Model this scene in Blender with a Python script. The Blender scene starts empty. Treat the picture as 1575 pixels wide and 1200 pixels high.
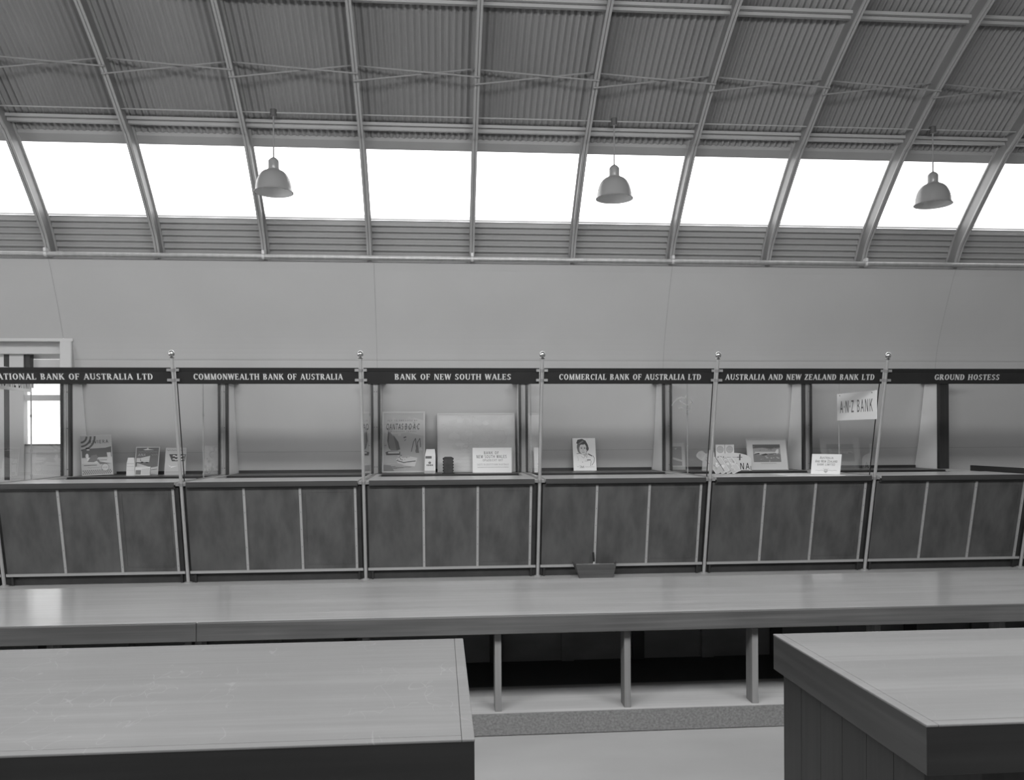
import bpy, bmesh, math, random
from mathutils import Matrix, Vector
random.seed(7)
sc = bpy.context.scene
COL = sc.collection
PI = math.pi
# ---------------------------------------------------------------- camera calibration
F, YAW, ROLL, CY, H = 1320.9, .0844, -.0051, 669.7, 1.40

def ray(px, py):
    a, b = px-787.5, py-CY
    u = a*math.cos(ROLL)+b*math.sin(ROLL); v = -a*math.sin(ROLL)+b*math.cos(ROLL)
    x, y, z = u/F, 1.0, -v/F
    return (x*math.cos(YAW)+y*math.sin(YAW), -x*math.sin(YAW)+y*math.cos(YAW), z)

def atY(px, py, Y):
    d = ray(px, py); t = Y/d[1]
    return Vector((d[0]*t, Y, H+d[2]*t))

# ---------------------------------------------------------------- materials
MATS = {}
def nt(name):
    m = bpy.data.materials.new(name); m.use_nodes = True
    t = m.node_tree; b = t.nodes['Principled BSDF']
    return m, t, b

def g3(v): return (v, v, v, 1)

def mat(name, val, rough=.6, spec=.4, metal=0, var=0., scale=(3, 3, 3), detail=4, bump=0., bscale=40, coat=0.):
    """plain grey surface with a soft procedural mottle"""
    if name in MATS: return MATS[name]
    m, t, b = nt(name)
    b.inputs['Roughness'].default_value = rough
    b.inputs['Specular IOR Level'].default_value = spec
    b.inputs['Metallic'].default_value = metal
    b.inputs['Coat Weight'].default_value = coat
    b.inputs['Coat Roughness'].default_value = .12
    b.inputs['Base Color'].default_value = g3(val)
    N = t.nodes.new; L = t.links.new
    if var or bump:
        tc = N('ShaderNodeTexCoord'); mp = N('ShaderNodeMapping'); mp.inputs['Scale'].default_value = scale
        L(tc.outputs['Object'], mp.inputs['Vector'])
    if var:
        no = N('ShaderNodeTexNoise'); no.inputs['Scale'].default_value = 1; no.inputs['Detail'].default_value = detail
        L(mp.outputs[0], no.inputs['Vector'])
        cr = N('ShaderNodeValToRGB')
        cr.color_ramp.elements[0].position = .3; cr.color_ramp.elements[1].position = .7
        cr.color_ramp.elements[0].color = g3(val*(1-var)); cr.color_ramp.elements[1].color = g3(val*(1+var))
        L(no.outputs[0], cr.inputs[0]); L(cr.outputs[0], b.inputs['Base Color'])
    if bump:
        n2 = N('ShaderNodeTexNoise'); n2.inputs['Scale'].default_value = bscale
        L(tc.outputs['Object'], n2.inputs['Vector'])
        bp = N('ShaderNodeBump'); bp.inputs['Strength'].default_value = bump; bp.inputs['Distance'].default_value = .01
        L(n2.outputs[0], bp.inputs['Height']); L(bp.outputs[0], b.inputs['Normal'])
    MATS[name] = m
    return m

def wood(name, val, rough=.45, var=.18, along='X', plank=0., plankvar=.12, scratch=0., spec=.4, coat=0., crough=.15, fine=1.):
    """timber: streaks along one axis, optional broad planks, optional pale scratches"""
    if name in MATS: return MATS[name]
    m, t, b = nt(name)
    N = t.nodes.new; L = t.links.new
    b.inputs['Specular IOR Level'].default_value = spec
    b.inputs['Coat Weight'].default_value = coat
    b.inputs['Coat Roughness'].default_value = crough
    tc = N('ShaderNodeTexCoord')
    def nz(sc_, scale, det, dist=0.):
        mp = N('ShaderNodeMapping'); mp.inputs['Scale'].default_value = sc_
        L(tc.outputs['Object'], mp.inputs['Vector'])
        no = N('ShaderNodeTexNoise'); no.inputs['Scale'].default_value = scale; no.inputs['Detail'].default_value = det
        no.inputs['Distortion'].default_value = dist
        L(mp.outputs[0], no.inputs['Vector']); return no.outputs[0]
    ax = 'XYZ'.index(along)
    s1 = [14*fine]*3; s1[ax] = .55*fine
    s2 = [60*fine]*3; s2[ax] = 1.6*fine
    a = nz(s1, 1, 4, .4); c = nz(s2, 1, 3, .2); d = nz((2.2, 2.2, 2.2), 1, 4)
    def math_(op, x, y):
        n = N('ShaderNodeMath'); n.operation = op
        for i, q in enumerate((x, y)):
            if isinstance(q, (int, float)): n.inputs[i].default_value = q
            else: L(q, n.inputs[i])
        return n.outputs[0]
    s = math_('ADD', math_('MULTIPLY', a, .42), math_('ADD', math_('MULTIPLY', c, .36), math_('MULTIPLY', d, .22)))
    if plank:
        s3 = [.001]*3; o = 1 if ax == 0 else 0
        s3[o] = 1/plank
        mp = N('ShaderNodeMapping'); mp.inputs['Scale'].default_value = s3
        L(tc.outputs['Object'], mp.inputs['Vector'])
        wn = N('ShaderNodeTexWhiteNoise'); wn.noise_dimensions = '3D'
        vm = N('ShaderNodeVectorMath'); vm.operation = 'FLOOR'
        L(mp.outputs[0], vm.inputs[0]); L(vm.outputs[0], wn.inputs['Vector'])
        s = math_('ADD', s, math_('MULTIPLY', math_('SUBTRACT', wn.outputs['Value'], .5), plankvar*2))
    cr = N('ShaderNodeValToRGB')
    cr.color_ramp.elements[0].position = .41; cr.color_ramp.elements[1].position = .59
    cr.color_ramp.elements[0].color = g3(val*(1-var)); cr.color_ramp.elements[1].color = g3(val*(1+var))
    L(s, cr.inputs[0])
    col = cr.outputs[0]
    if scratch:
        mp = N('ShaderNodeMapping'); mp.inputs['Scale'].default_value = (5.0, 2.1, 3)
        L(tc.outputs['Object'], mp.inputs['Vector'])
        dn = N('ShaderNodeTexNoise'); dn.inputs['Scale'].default_value = 1.6; dn.inputs['Detail'].default_value = 2
        L(mp.outputs[0], dn.inputs['Vector'])
        va = N('ShaderNodeVectorMath'); va.operation = 'MULTIPLY_ADD'
        va.inputs[1].default_value = (1.5, 1.5, 1.5)
        L(dn.outputs['Color'], va.inputs[0]); L(mp.outputs[0], va.inputs[2])
        vo = N('ShaderNodeTexVoronoi'); vo.feature = 'DISTANCE_TO_EDGE'; vo.inputs['Scale'].default_value = 2.1
        L(va.outputs[0], vo.inputs['Vector'])
        thin = math_('LESS_THAN', vo.outputs['Distance'], .010)
        mask = nz((8, 5, 5), 1, 3)
        mk = math_('GREATER_THAN', mask, .53)
        f = math_('MULTIPLY', math_('MULTIPLY', thin, mk), scratch)
        mx = N('ShaderNodeMixRGB'); L(f, mx.inputs[0]); L(col, mx.inputs[1]); mx.inputs[2].default_value = g3(min(1, val*1.6))
        col = mx.outputs[0]
    L(col, b.inputs['Base Color'])
    rr = N('ShaderNodeMapRange'); rr.inputs['To Min'].default_value = rough*.8; rr.inputs['To Max'].default_value = min(1, rough*1.25)
    L(a, rr.inputs['Value']); L(rr.outputs[0], b.inputs['Roughness'])
    MATS[name] = m
    return m

def skylight_mat(name, lo, hi):
    """daylit translucent roof sheet: bright, with faint streaks down the sheet"""
    m, t, b = nt(name)
    N = t.nodes.new; L = t.links.new
    b.inputs['Base Color'].default_value = g3(.8); b.inputs['Roughness'].default_value = .7
    tc = N('ShaderNodeTexCoord'); mp = N('ShaderNodeMapping'); mp.inputs['Scale'].default_value = (9, .6, .6)
    L(tc.outputs['Object'], mp.inputs['Vector'])
    no = N('ShaderNodeTexNoise'); no.inputs['Scale'].default_value = 1; no.inputs['Detail'].default_value = 5
    L(mp.outputs[0], no.inputs['Vector'])
    mr = N('ShaderNodeMapRange'); mr.inputs['From Min'].default_value = .3; mr.inputs['From Max'].default_value = .7
    mr.inputs['To Min'].default_value = lo; mr.inputs['To Max'].default_value = hi
    L(no.outputs[0], mr.inputs['Value'])
    b.inputs['Emission Color'].default_value = g3(1)
    L(mr.outputs[0], b.inputs['Emission Strength'])
    MATS[name] = m
    return m

def glass_mat(name, k=1.0):
    m, t, b = nt(name)
    N = t.nodes.new; L = t.links.new
    t.nodes.remove(b)
    tr = N('ShaderNodeBsdfTransparent'); tr.inputs[0].default_value = g3(.97)
    gl = N('ShaderNodeBsdfGlossy'); gl.inputs['Roughness'].default_value = 0.0; gl.inputs[0].default_value = g3(1)
    fr = N('ShaderNodeFresnel'); fr.inputs['IOR'].default_value = 1.5
    ge = N('ShaderNodeNewGeometry')
    su = N('ShaderNodeMath'); su.operation = 'SUBTRACT'; su.inputs[0].default_value = 1
    L(ge.outputs['Backfacing'], su.inputs[1])
    cl = N('ShaderNodeMath'); cl.operation = 'MULTIPLY'; cl.use_clamp = True
    mxx = N('ShaderNodeMath'); mxx.operation = 'MULTIPLY'; mxx.inputs[1].default_value = k
    L(su.outputs[0], mxx.inputs[0])
    L(fr.outputs[0], cl.inputs[0]); L(mxx.outputs[0], cl.inputs[1])
    mx = N('ShaderNodeMixShader'); L(cl.outputs[0], mx.inputs[0]); L(tr.outputs[0], mx.inputs[1]); L(gl.outputs[0], mx.inputs[2])
    L(mx.outputs[0], t.nodes['Material Output'].inputs['Surface'])
    MATS[name] = m
    return m

M_WALL = mat('lining_sheet', .50, .55, .3, var=.03, scale=(1.2, 1.2, 1.2))
M_ROOF = mat('corrugated_iron', .27, .5, .35, var=.10, scale=(1.0, .7, .7))
M_STRIP = mat('corrugated_eaves', .35, .5, .3, var=.06, scale=(.6, 2, 2))
M_RIB = mat('painted_steel', .36, .5, .4, var=.04)
M_RIBWEB = mat('painted_steel_web', .22, .45, .4, var=.05)
M_ROD = mat('brace_steel', .26, .5, .4)
M_FLASH = mat('flashing_metal', .34, .45, .4, var=.06, scale=(2, 2, 2))
M_PIPE = mat('galvanised_pipe', .42, .38, .5, metal=.5, var=.12, scale=(14, 3, 3))
M_CLIP = mat('pale_clip', .6, .4)
M_SKY = skylight_mat('skylight_sheet', 2.0, 2.3)
M_SKYN = skylight_mat('skylight_sheet_near', 20, 21)  # unseen near rooflight, strength raised to light the hall
M_LAMP = mat('lamp_enamel', .28, .25, .5)
M_LAMPIN = mat('lamp_inner_enamel', .92, .4)
M_FLOOR = mat('floor_boards', .22, .5, .3, var=.10, scale=(1.1, 2.2, 1), detail=6)
M_FLOORIN = M_FLOOR
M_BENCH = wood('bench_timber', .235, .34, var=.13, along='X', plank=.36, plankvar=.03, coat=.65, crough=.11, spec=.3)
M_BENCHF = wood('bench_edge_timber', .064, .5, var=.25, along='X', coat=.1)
M_LEG = wood('bench_leg_timber', .135, .5, var=.18, along='Z')
M_SHELF = wood('bench_shelf_timber', .29, .5, var=.10, along='X', plank=.13, plankvar=.05)
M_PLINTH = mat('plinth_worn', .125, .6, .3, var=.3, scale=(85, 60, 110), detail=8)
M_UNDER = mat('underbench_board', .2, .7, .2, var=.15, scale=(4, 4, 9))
M_TABLE = wood('table_timber', .122, .42, var=.10, along='X', plank=.115, plankvar=.055, scratch=.45, coat=.3, crough=.25, spec=.3)
M_TABLE2 = wood('table_timber_clean', .135, .42, var=.10, along='X', plank=.10, plankvar=.085, scratch=.12, coat=.3, crough=.25, spec=.3)  # stronger plank tones also stand in for reflections in the varnish
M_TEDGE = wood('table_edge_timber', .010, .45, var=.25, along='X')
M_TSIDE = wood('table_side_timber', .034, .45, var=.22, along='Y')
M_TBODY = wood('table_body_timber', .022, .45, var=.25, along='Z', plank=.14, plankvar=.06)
M_CPANEL = mat('counter_panel', .090, .42, .35, var=.28, scale=(7, 7, 2.4), detail=5)
M_CDOOR = mat('counter_door_panel', .090, .40, .35, var=.28, scale=(8, 8, 3), detail=5)
M_CNOSE = wood('counter_nosing', .048, .35, var=.15, along='X')
M_CTOP = mat('counter_top_laminate', .55, .3, .4, var=.03, coat=.1)
M_KICK = mat('kickboard', .035, .5, .3, var=.2, scale=(6, 6, 6))
M_BATTEN = mat('aluminium_batten', .38, .38, .5, metal=.1, var=.05, scale=(5, 5, 5))
M_POLE = mat('satin_pole', .40, .33, .5, metal=.15)
M_CHROME = mat('chrome', .85, .08, .5, metal=1)
M_FASCIA = mat('fascia_board', .019, .5, .3, var=.15, scale=(5, 5, 5))
M_FASTOP = mat('fascia_moulding', .016, .5, .3)
M_LETTER = mat('painted_letter', .58, .6)
M_POST = wood('dark_post', .032, .4, var=.15, along='Z')
M_CHAN = mat('metal_channel', .33, .35, .5, metal=.15)
M_STUB = mat('partition_sheet', .86, .5, .3, var=.02)
M_JOINT = mat('joint_backing', .16, .7)
M_SIGNCLIP = mat('sign_clip_metal', .24, .4, .5)
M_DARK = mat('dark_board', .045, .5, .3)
M_LEDGE = mat('ledge_top', .13, .4, .4)
M_DRAIL = mat('dark_rail', .03, .4, .4)
M_GLASS = glass_mat('sheet_glass', 1.5)
M_GEDGE = mat('glass_edge', .03, .3, .5)
M_WHITE = mat('white_paint', .62, .5, .3, var=.02)
M_DOORG = mat('grey_door_paint', .62, .5, .3)
M_PANELG = mat('door_lower_panel', .75, .5, .3, var=.05)
M_BLACK = mat('black_line', .01, .6)
def G(v):
    v = min(.86, v*1.3) if v > .25 else v
    return mat('ink_%03d' % round(v*1000), v, .55, .3)

# ---------------------------------------------------------------- mesh helper
ROOTM = {}
class MB:
    def __init__(s): s.v = []; s.f = []; s.m = []
    def poly(s, pts, mi=0):
        b = len(s.v); s.v += [tuple(p) for p in pts]; s.f.append(tuple(range(b, b+len(pts)))); s.m.append(mi)
    def hexa(s, p, mi=0):
        b = len(s.v); s.v += [tuple(q) for q in p]
        for f in ((0, 3, 2, 1), (4, 5, 6, 7), (0, 1, 5, 4), (1, 2, 6, 5), (2, 3, 7, 6), (3, 0, 4, 7)):
            s.f.append(tuple(b+i for i in f)); s.m.append(mi)
    def box(s, x0, x1, y0, y1, z0, z1, mi=0):
        s.hexa([(x0, y0, z0), (x1, y0, z0), (x1, y1, z0), (x0, y1, z0), (x0, y0, z1), (x1, y0, z1), (x1, y1, z1), (x0, y1, z1)], mi)
    def slab(s, x0, x1, z0, z1, yf, th, mi=0):
        """board between two heights whose front follows yf(z)"""
        a, b = yf(z0), yf(z1)
        s.hexa([(x0, a, z0), (x1, a, z0), (x1, a+th, z0), (x0, a+th, z0), (x0, b, z1), (x1, b, z1), (x1, b+th, z1), (x0, b+th, z1)], mi)
    def tube(s, pts, r, n=12, mi=0, caps=True):
        pts = [Vector(p) for p in pts]
        rr = r if isinstance(r, (list, tuple)) else [r]*len(pts)
        rings = []
        for i, p in enumerate(pts):
            d = (pts[min(i+1, len(pts)-1)]-pts[max(i-1, 0)]).normalized()
            a = d.orthogonal().normalized() if i == 0 else None
            if i: a = (pa - d*pa.dot(d)).normalized()
            pa = a; c = d.cross(a)
            rings.append([p+(a*math.cos(2*PI*k/n)+c*math.sin(2*PI*k/n))*rr[i] for k in range(n)])
        b = len(s.v)
        for R in rings: s.v += [tuple(q) for q in R]
        for i in range(len(rings)-1):
            for k in range(n):
                s.f.append((b+i*n+k, b+i*n+(k+1) % n, b+(i+1)*n+(k+1) % n, b+(i+1)*n+k)); s.m.append(mi)
        if caps:
            s.f.append(tuple(b+k for k in reversed(range(n)))); s.m.append(mi)
            e = b+(len(rings)-1)*n
            s.f.append(tuple(e+k for k in range(n))); s.m.append(mi)
    def lathe(s, prof, n=32, c=(0, 0, 0), mi=0, caps=True):
        b = len(s.v)
        for (r, z) in prof:
            for k in range(n):
                a = 2*PI*k/n; s.v.append((c[0]+r*math.cos(a), c[1]+r*math.sin(a), c[2]+z))
        for i in range(len(prof)-1):
            for k in range(n):
                s.f.append((b+i*n+k, b+i*n+(k+1) % n, b+(i+1)*n+(k+1) % n, b+(i+1)*n+k)); s.m.append(mi)
        if caps:
            s.f.append(tuple(b+k for k in reversed(range(n)))); s.m.append(mi)
            e = b+(len(prof)-1)*n
            s.f.append(tuple(e+k for k in range(n))); s.m.append(mi)
    def prism(s, pts2, y0, y1, mi=0):
        """outline in the X-Z plane given depth along Y"""
        n = len(pts2); b = len(s.v)
        s.v += [(p[0], y0, p[1]) for p in pts2]+[(p[0], y1, p[1]) for p in pts2]
        s.f.append(tuple(b+i for i in range(n))); s.m.append(mi)
        s.f.append(tuple(b+n+i for i in reversed(range(n)))); s.m.append(mi)
        for i in range(n):
            j = (i+1) % n; s.f.append((b+i, b+n+i, b+n+j, b+j)); s.m.append(mi)
    def build(s, name, mats, parent=None, smooth=False, bevel=0, recalc=True, world=True):
        me = bpy.data.meshes.new(name)
        v = s.v
        if parent is not None and world:
            inv = ROOTM[parent.name].inverted()
            v = [tuple(inv @ Vector(p)) for p in v]
        me.from_pydata(v, [], s.f)
        if not isinstance(mats, (list, tuple)): mats = [mats]
        for m in mats: me.materials.append(m)
        me.polygons.foreach_set('material_index', s.m)
        if recalc:
            bm = bmesh.new(); bm.from_mesh(me); bmesh.ops.recalc_face_normals(bm, faces=bm.faces); bm.to_mesh(me); bm.free()
        if smooth:
            me.polygons.foreach_set('use_smooth', [True]*len(me.polygons)); me.set_sharp_from_angle(angle=math.radians(35))
        me.update()
        o = bpy.data.objects.new(name, me); COL.objects.link(o)
        if parent is not None:
            o.parent = parent; ROOTM[o.name] = ROOTM[parent.name].copy()
        else: ROOTM[o.name] = Matrix.Identity(4)
        if bevel:
            bv = o.modifiers.new('bevel', 'BEVEL'); bv.width = bevel; bv.segments = 2; bv.limit_method = 'ANGLE'
        return o

def tag(o, label, cat, group=None):
    o['label'] = label; o['category'] = cat
    if group: o['group'] = group
    return o

def thing(name, label, cat, loc=(0, 0, 0), rot=(0, 0, 0), group=None):
    o = bpy.data.objects.new(name, None); o.empty_display_size = .1; COL.objects.link(o)
    o.location = loc; o.rotation_euler = rot
    ROOTM[o.name] = Matrix.LocRotScale(Vector(loc), __import__('mathutils').Euler(rot), None)
    return tag(o, label, cat, group)

def struct(name, mb, m, **k):
    o = mb.build(name, m, **k); o['kind'] = 'structure'; return o

# ---------------------------------------------------------------- lettering (own stroke alphabet, so no font file is needed)
def _line(x0, y0, x1, y1, w):
    dx, dy = x1-x0, y1-y0
    if abs(dy) > abs(dx)*.4:                     # slanting or upright stroke cut level at its ends
        hw = w*.5*math.hypot(dx, dy)/abs(dy)
        return [[(x0-hw, y0), (x0+hw, y0), (x1+hw, y1), (x1-hw, y1)]]
    l = math.hypot(dx, dy); nx, ny = -dy/l*w/2, dx/l*w/2
    return [[(x0-nx, y0-ny), (x1-nx, y1-ny), (x1+nx, y1+ny), (x0+nx, y0+ny)]]
def _arc(cx, cy, rx, ry, a0, a1, ws, wt, n=14):
    out = []
    def pt(a):
        c, s_ = math.cos(math.radians(a)), math.sin(math.radians(a))
        o = (cx+rx*c, cy+ry*s_); i = (cx+max(0, rx-ws)*c, cy+max(0, ry-wt)*s_); return o, i
    for k in range(n):
        o0, i0 = pt(a0+(a1-a0)*k/n); o1, i1 = pt(a0+(a1-a0)*(k+1)/n)
        out.append([i0, o0, o1, i1])
    return out
def glyph(ch, serif=True, K=.215, T=.10):
    """returns polygons and advance width of a capital one unit high"""
    if not serif: K = T = .13
    P = []
    def V(x, y0=0, y1=1, w=K, b=True, t=True):
        P.extend([[(x-w/2, y0), (x+w/2, y0), (x+w/2, y1), (x-w/2, y1)]])
        if serif:
            if b and y0 == 0: P.append([(x-w/2-.075, 0), (x+w/2+.075, 0), (x+w/2+.075, .055), (x-w/2-.075, .055)])
            if t and y1 == 1: P.append([(x-w/2-.075, .945), (x+w/2+.075, .945), (x+w/2+.075, 1), (x-w/2-.075, 1)])
    def Hh(x0, x1, y, w=T):
        y0 = min(max(y-w/2, 0), 1-w); P.append([(x0, y0), (x1, y0), (x1, y0+w), (x0, y0+w)])
    def Ln(x0, y0, x1, y1, w): P.extend(_line(x0, y0, x1, y1, w))
    def Sf(x, y, w=.13):
        if serif: P.append([(x-w, y), (x+w, y), (x+w, y+.055), (x-w, y+.055)])
    def Tk(x, y0, y1):
        if serif: P.append([(x-.045, y0), (x+.02, y0), (x+.02, y1), (x-.045, y1)])
    def Ar(*a, **k): P.extend(_arc(*a, **k))
    w = .7
    if ch == 'A': Ln(.1, 0, .40, 1, T*1.1); Ln(.40, 1, .72, 0, K); Hh(.2, .6, .34, T); Sf(.1, 0); Sf(.72, 0, .15); w = .82
    elif ch == 'B': V(.16); Hh(.16, .38, 1); Hh(.16, .38, .52); Hh(.16, .38, 0); Ar(.36, .76, .25, .24, -90, 90, K, T); Ar(.37, .265, .29, .265, -90, 90, K, T); w = .72
    elif ch == 'C': Ar(.42, .5, .38, .5, 42, 318, K, T); Tk(.72, .66, .98); w = .76
    elif ch == 'D': V(.16); Hh(.16, .38, 1); Hh(.16, .38, 0); Ar(.36, .5, .39, .5, -90, 90, K, T); w = .82
    elif ch == 'E': V(.16); Hh(.16, .6, 1); Hh(.16, .5, .51); Hh(.16, .62, 0); Tk(.6, .76, 1); Tk(.62, 0, .26); Tk(.5, .4, .62); w = .68
    elif ch == 'F': V(.16); Hh(.16, .6, 1); Hh(.16, .5, .51); Tk(.6, .76, 1); Tk(.5, .4, .62); w = .64
    elif ch == 'G': Ar(.42, .5, .38, .5, 42, 330, K, T); V(.7, .06, .45, K*.9); Hh(.52, .84, .42); Tk(.72, .66, .98); w = .84
    elif ch == 'H': V(.16); V(.68); Hh(.16, .68, .51); w = .86
    elif ch == 'I': V(.17); w = .36
    elif ch == 'J': V(.36, .2, 1); Ar(.22, .22, .235, .22, 180, 360, K, T); w = .52
    elif ch == 'K': V(.16); Ln(.2, .42, .64, 1, T*1.2); Ln(.36, .6, .70, 0, K); Sf(.64, .945); Sf(.7, 0); w = .82
    elif ch == 'L': V(.16); Hh(.16, .6, 0); Tk(.6, 0, .28); w = .66
    elif ch == 'M': V(.13, w=T*1.1); Ln(.16, 1, .46, 0, K); Ln(.46, 0, .76, 1, T); V(.82); w = .98
    elif ch == 'N': V(.13, w=T*1.1); Ln(.17, 1, .66, 0, K); V(.70, w=T*1.1); w = .84
    elif ch == 'O': Ar(.42, .5, .39, .5, 0, 360, K, T, n=26); w = .84
    elif ch == 'P': V(.16); Hh(.16, .36, 1); Hh(.16, .36, .46); Ar(.34, .73, .28, .27, -90, 90, K, T); w = .68
    elif ch == 'Q': Ar(.42, .5, .39, .5, 0, 360, K, T, n=26); Ln(.42, .25, .74, -.1, K*.8); w = .84
    elif ch == 'R': V(.16); Hh(.16, .38, 1); Hh(.16, .38, .47); Ar(.36, .735, .27, .265, -90, 90, K, T); Ln(.38, .48, .68, 0, K); Sf(.7, 0, .1); w = .78
    elif ch == 'S': Ar(.34, .74, .27, .26, 35, 270, K*.9, T*1.1); Ar(.34, .265, .28, .265, -145, 90, K*.9, T*1.1); Tk(.58, .72, .98); Tk(.1, .02, .28); w = .66
    elif ch == 'T': V(.36, t=False); Hh(.04, .68, 1); Tk(.085, .74, 1); Tk(.68, .74, 1); w = .72
    elif ch == 'U': V(.16, .3, 1); V(.68, .3, 1, T*1.1); Ar(.42, .32, .355 if serif else .325, .32, 180, 360, K*.9, T); w = .82
    elif ch == 'V': Ln(.09, 1, .38, 0, K); Ln(.38, 0, .68, 1, T*1.1); Sf(.09, .945); Sf(.68, .945); w = .76
    elif ch == 'W': Ln(.08, 1, .29, 0, K); Ln(.29, 0, .5, 1, T*1.1); Ln(.5, 1, .74, 0, K); Ln(.74, 0, .96, 1, T*1.1); Sf(.08, .945); Sf(.96, .945, .1); w = 1.02
    elif ch == 'X': Ln(.08, 1, .62, 0, K); Ln(.62, 1, .08, 0, T); w = .7
    elif ch == 'Y': Ln(.08, 1, .38, .45, K); Ln(.38, .45, .68, 1, T*1.1); V(.38, 0, .46); Sf(.08, .945); Sf(.68, .945, .1); w = .76
    elif ch == 'Z': Hh(.07, .62, 1); Hh(.07, .64, 0); Ln(.56, .97, .12, .03, K); Tk(.12, .74, 1); Tk(.64, 0, .26); w = .7
    elif ch == '1': V(.22); Ln(.22, .98, .08, .8, T); w = .4
    elif ch == '7': Hh(.06, .58, 1); Ln(.54, .97, .24, 0, K); w = .6
    elif ch == '8': Ar(.34, .75, .23, .25, 0, 360, K*.8, T); Ar(.34, .27, .28, .27, 0, 360, K*.8, T); w = .68
    elif ch == '.': P.append([(.06, .42), (.2, .42), (.2, .58), (.06, .58)]); w = .26
    elif ch == '-': Hh(.06, .4, .5, .1); w = .46
    elif ch == ' ': w = .42 if serif else .36
    return P, w
def text(s, h, width=None, serif=True, gap=.07, slant=0., small=None):
    """list of 2-D polygons; s is set h high from the origin and stretched to width. small: height factor of small capitals"""
    out = []; x = 0
    start = True
    for ch in s:
        k = 1.0
        if small and not start and ch != ' ': k = small
        start = (ch == ' ') if small else False
        P, w = glyph(ch, serif)
        out += [[(x+(p[0]+slant*p[1])*k, p[1]*k) for p in q] for q in P]
        x += (w+gap)*k
    x -= gap
    fx = (width/x) if width else h
    return [[(p[0]*fx, p[1]*h) for p in q] for q in out], (width or x*h)

# ---------------------------------------------------------------- hut section
PR = [(5.0, 5.86), (5.8, 5.78), (6.6, 5.57), (7.40, 5.215), (8.11, 4.81), (8.64, 4.44), (8.80, 4.325), (9.40, 3.735), (9.65, 3.405), (10.04, 2.53), (10.15, 2.0), (10.30, 1.25), (10.38, .95), (10.42, .0)]
def catmull(P, n=10):
    P = [Vector(p) for p in P]
    Q = [2*P[0]-P[1]]+P+[2*P[-1]-P[-2]]; out = []
    for i in range(1, len(Q)-2):
        a, b, c, d = Q[i-1:i+3]
        for k in range(n):
            t = k/n
            out.append(.5*((2*b)+(c-a)*t+(2*a-5*b+4*c-d)*t*t+(3*b-a-3*c+d)*t**3))
    out.append(P[-1]); return out
CURVE = catmull(PR)
def offset(C, d):
    out = []
    for i, p in enumerate(C):
        t = (C[min(i+1, len(C)-1)]-C[max(i-1, 0)]).normalized()
        out.append(p+Vector((-t.y, t.x))*d)
    return out
OUT = offset(CURVE, .20)
def between(C, pa, pb):
    """piece of a section curve between the points nearest pa and pb"""
    pa, pb = Vector(pa), Vector(pb)
    a = min(range(len(C)), key=lambda i: (C[i]-pa).length); b = min(range(len(C)), key=lambda i: (C[i]-pb).length)
    return [pa]+[C[i] for i in range(a+1, b)]+[pb]
XL, XR = -7.6, 9.2
RX = [(-3.914+1.0662*k)*1.0722 for k in range(-3, 14)]       # rib positions; RX[k+3] is rib k
def sheet(mb, C, x0, x1, mi=0, mirror=False):
    for a, b in zip(C[:-1], C[1:]):
        ya, yb = (10-a.x, 10-b.x) if mirror else (a.x, b.x)
        mb.poly([(x0, ya, a.y), (x1, ya, a.y), (x1, yb, b.y), (x0, yb, b.y)], mi)

SKY_T, SKY_B = (9.03, 4.385), (9.622, 3.793)
CLOSE = (8.93, 4.478)
# corrugated roof: waves run across the hut
mb = MB()
roofC = between(OUT, OUT[0], CLOSE)
roofC = roofC[::2]+[roofC[-1]]
pitch = .0635; n = int((XR-XL)/pitch*6)
tn = []
for i, p in enumerate(roofC):
    t = (roofC[min(i+1, len(roofC)-1)]-roofC[max(i-1, 0)]).normalized(); tn.append(Vector((-t.y, t.x)))
LAP = min(range(len(roofC)), key=lambda i: abs(roofC[i].x-8.13))
rows = []
for i, p in enumerate(roofC): rows.append((p, tn[i], 0.0))
rows.insert(LAP+1, (roofC[LAP]+(roofC[LAP+1]-roofC[LAP])*.02, tn[LAP], 0.0))
for (p, nn, e) in rows:
    for k in range(n+1):
        x = XL+(XR-XL)*k/n
        d = .013*math.cos(2*PI*x/pitch)+e
        q = p+nn*d; mb.v.append((x, q.x, q.y))
for i in range(len(rows)-1):
    for k in range(n):
        a = i*(n+1)+k; mb.f.append((a, a+1, a+n+2, a+n+1)); mb.m.append(0)
struct('ceiling', mb, M_ROOF, smooth=False, recalc=False)
# near half of the vault, behind and above the camera
mb = MB()
sheet(mb, between(OUT, OUT[0], (8.78, 4.60)), XL, XR, mirror=True)
struct('ceiling_near', mb, M_ROOF, recalc=False)
mb = MB(); sheet(mb, between(OUT, SKY_B, (10.62, 0)), XL, XR, mirror=True)
struct('wall_front', mb, M_WALL, recalc=False)
# closing strip and flashing over the skylight
mb = MB()
c0, c1, s0 = Vector(CLOSE), Vector((8.945, 4.445)), Vector(SKY_T)
mb.poly([(XL, c0.x, c0.y), (XR, c0.x, c0.y), (XR, c1.x, c1.y), (XL, c1.x, c1.y)])
mb.poly([(XL, c1.x, c1.y), (XR, c1.x, c1.y), (XR, s0.x, s0.y), (XL, s0.x, s0.y)])
struct('trim_1', mb, M_FLASH, recalc=False)
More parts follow.
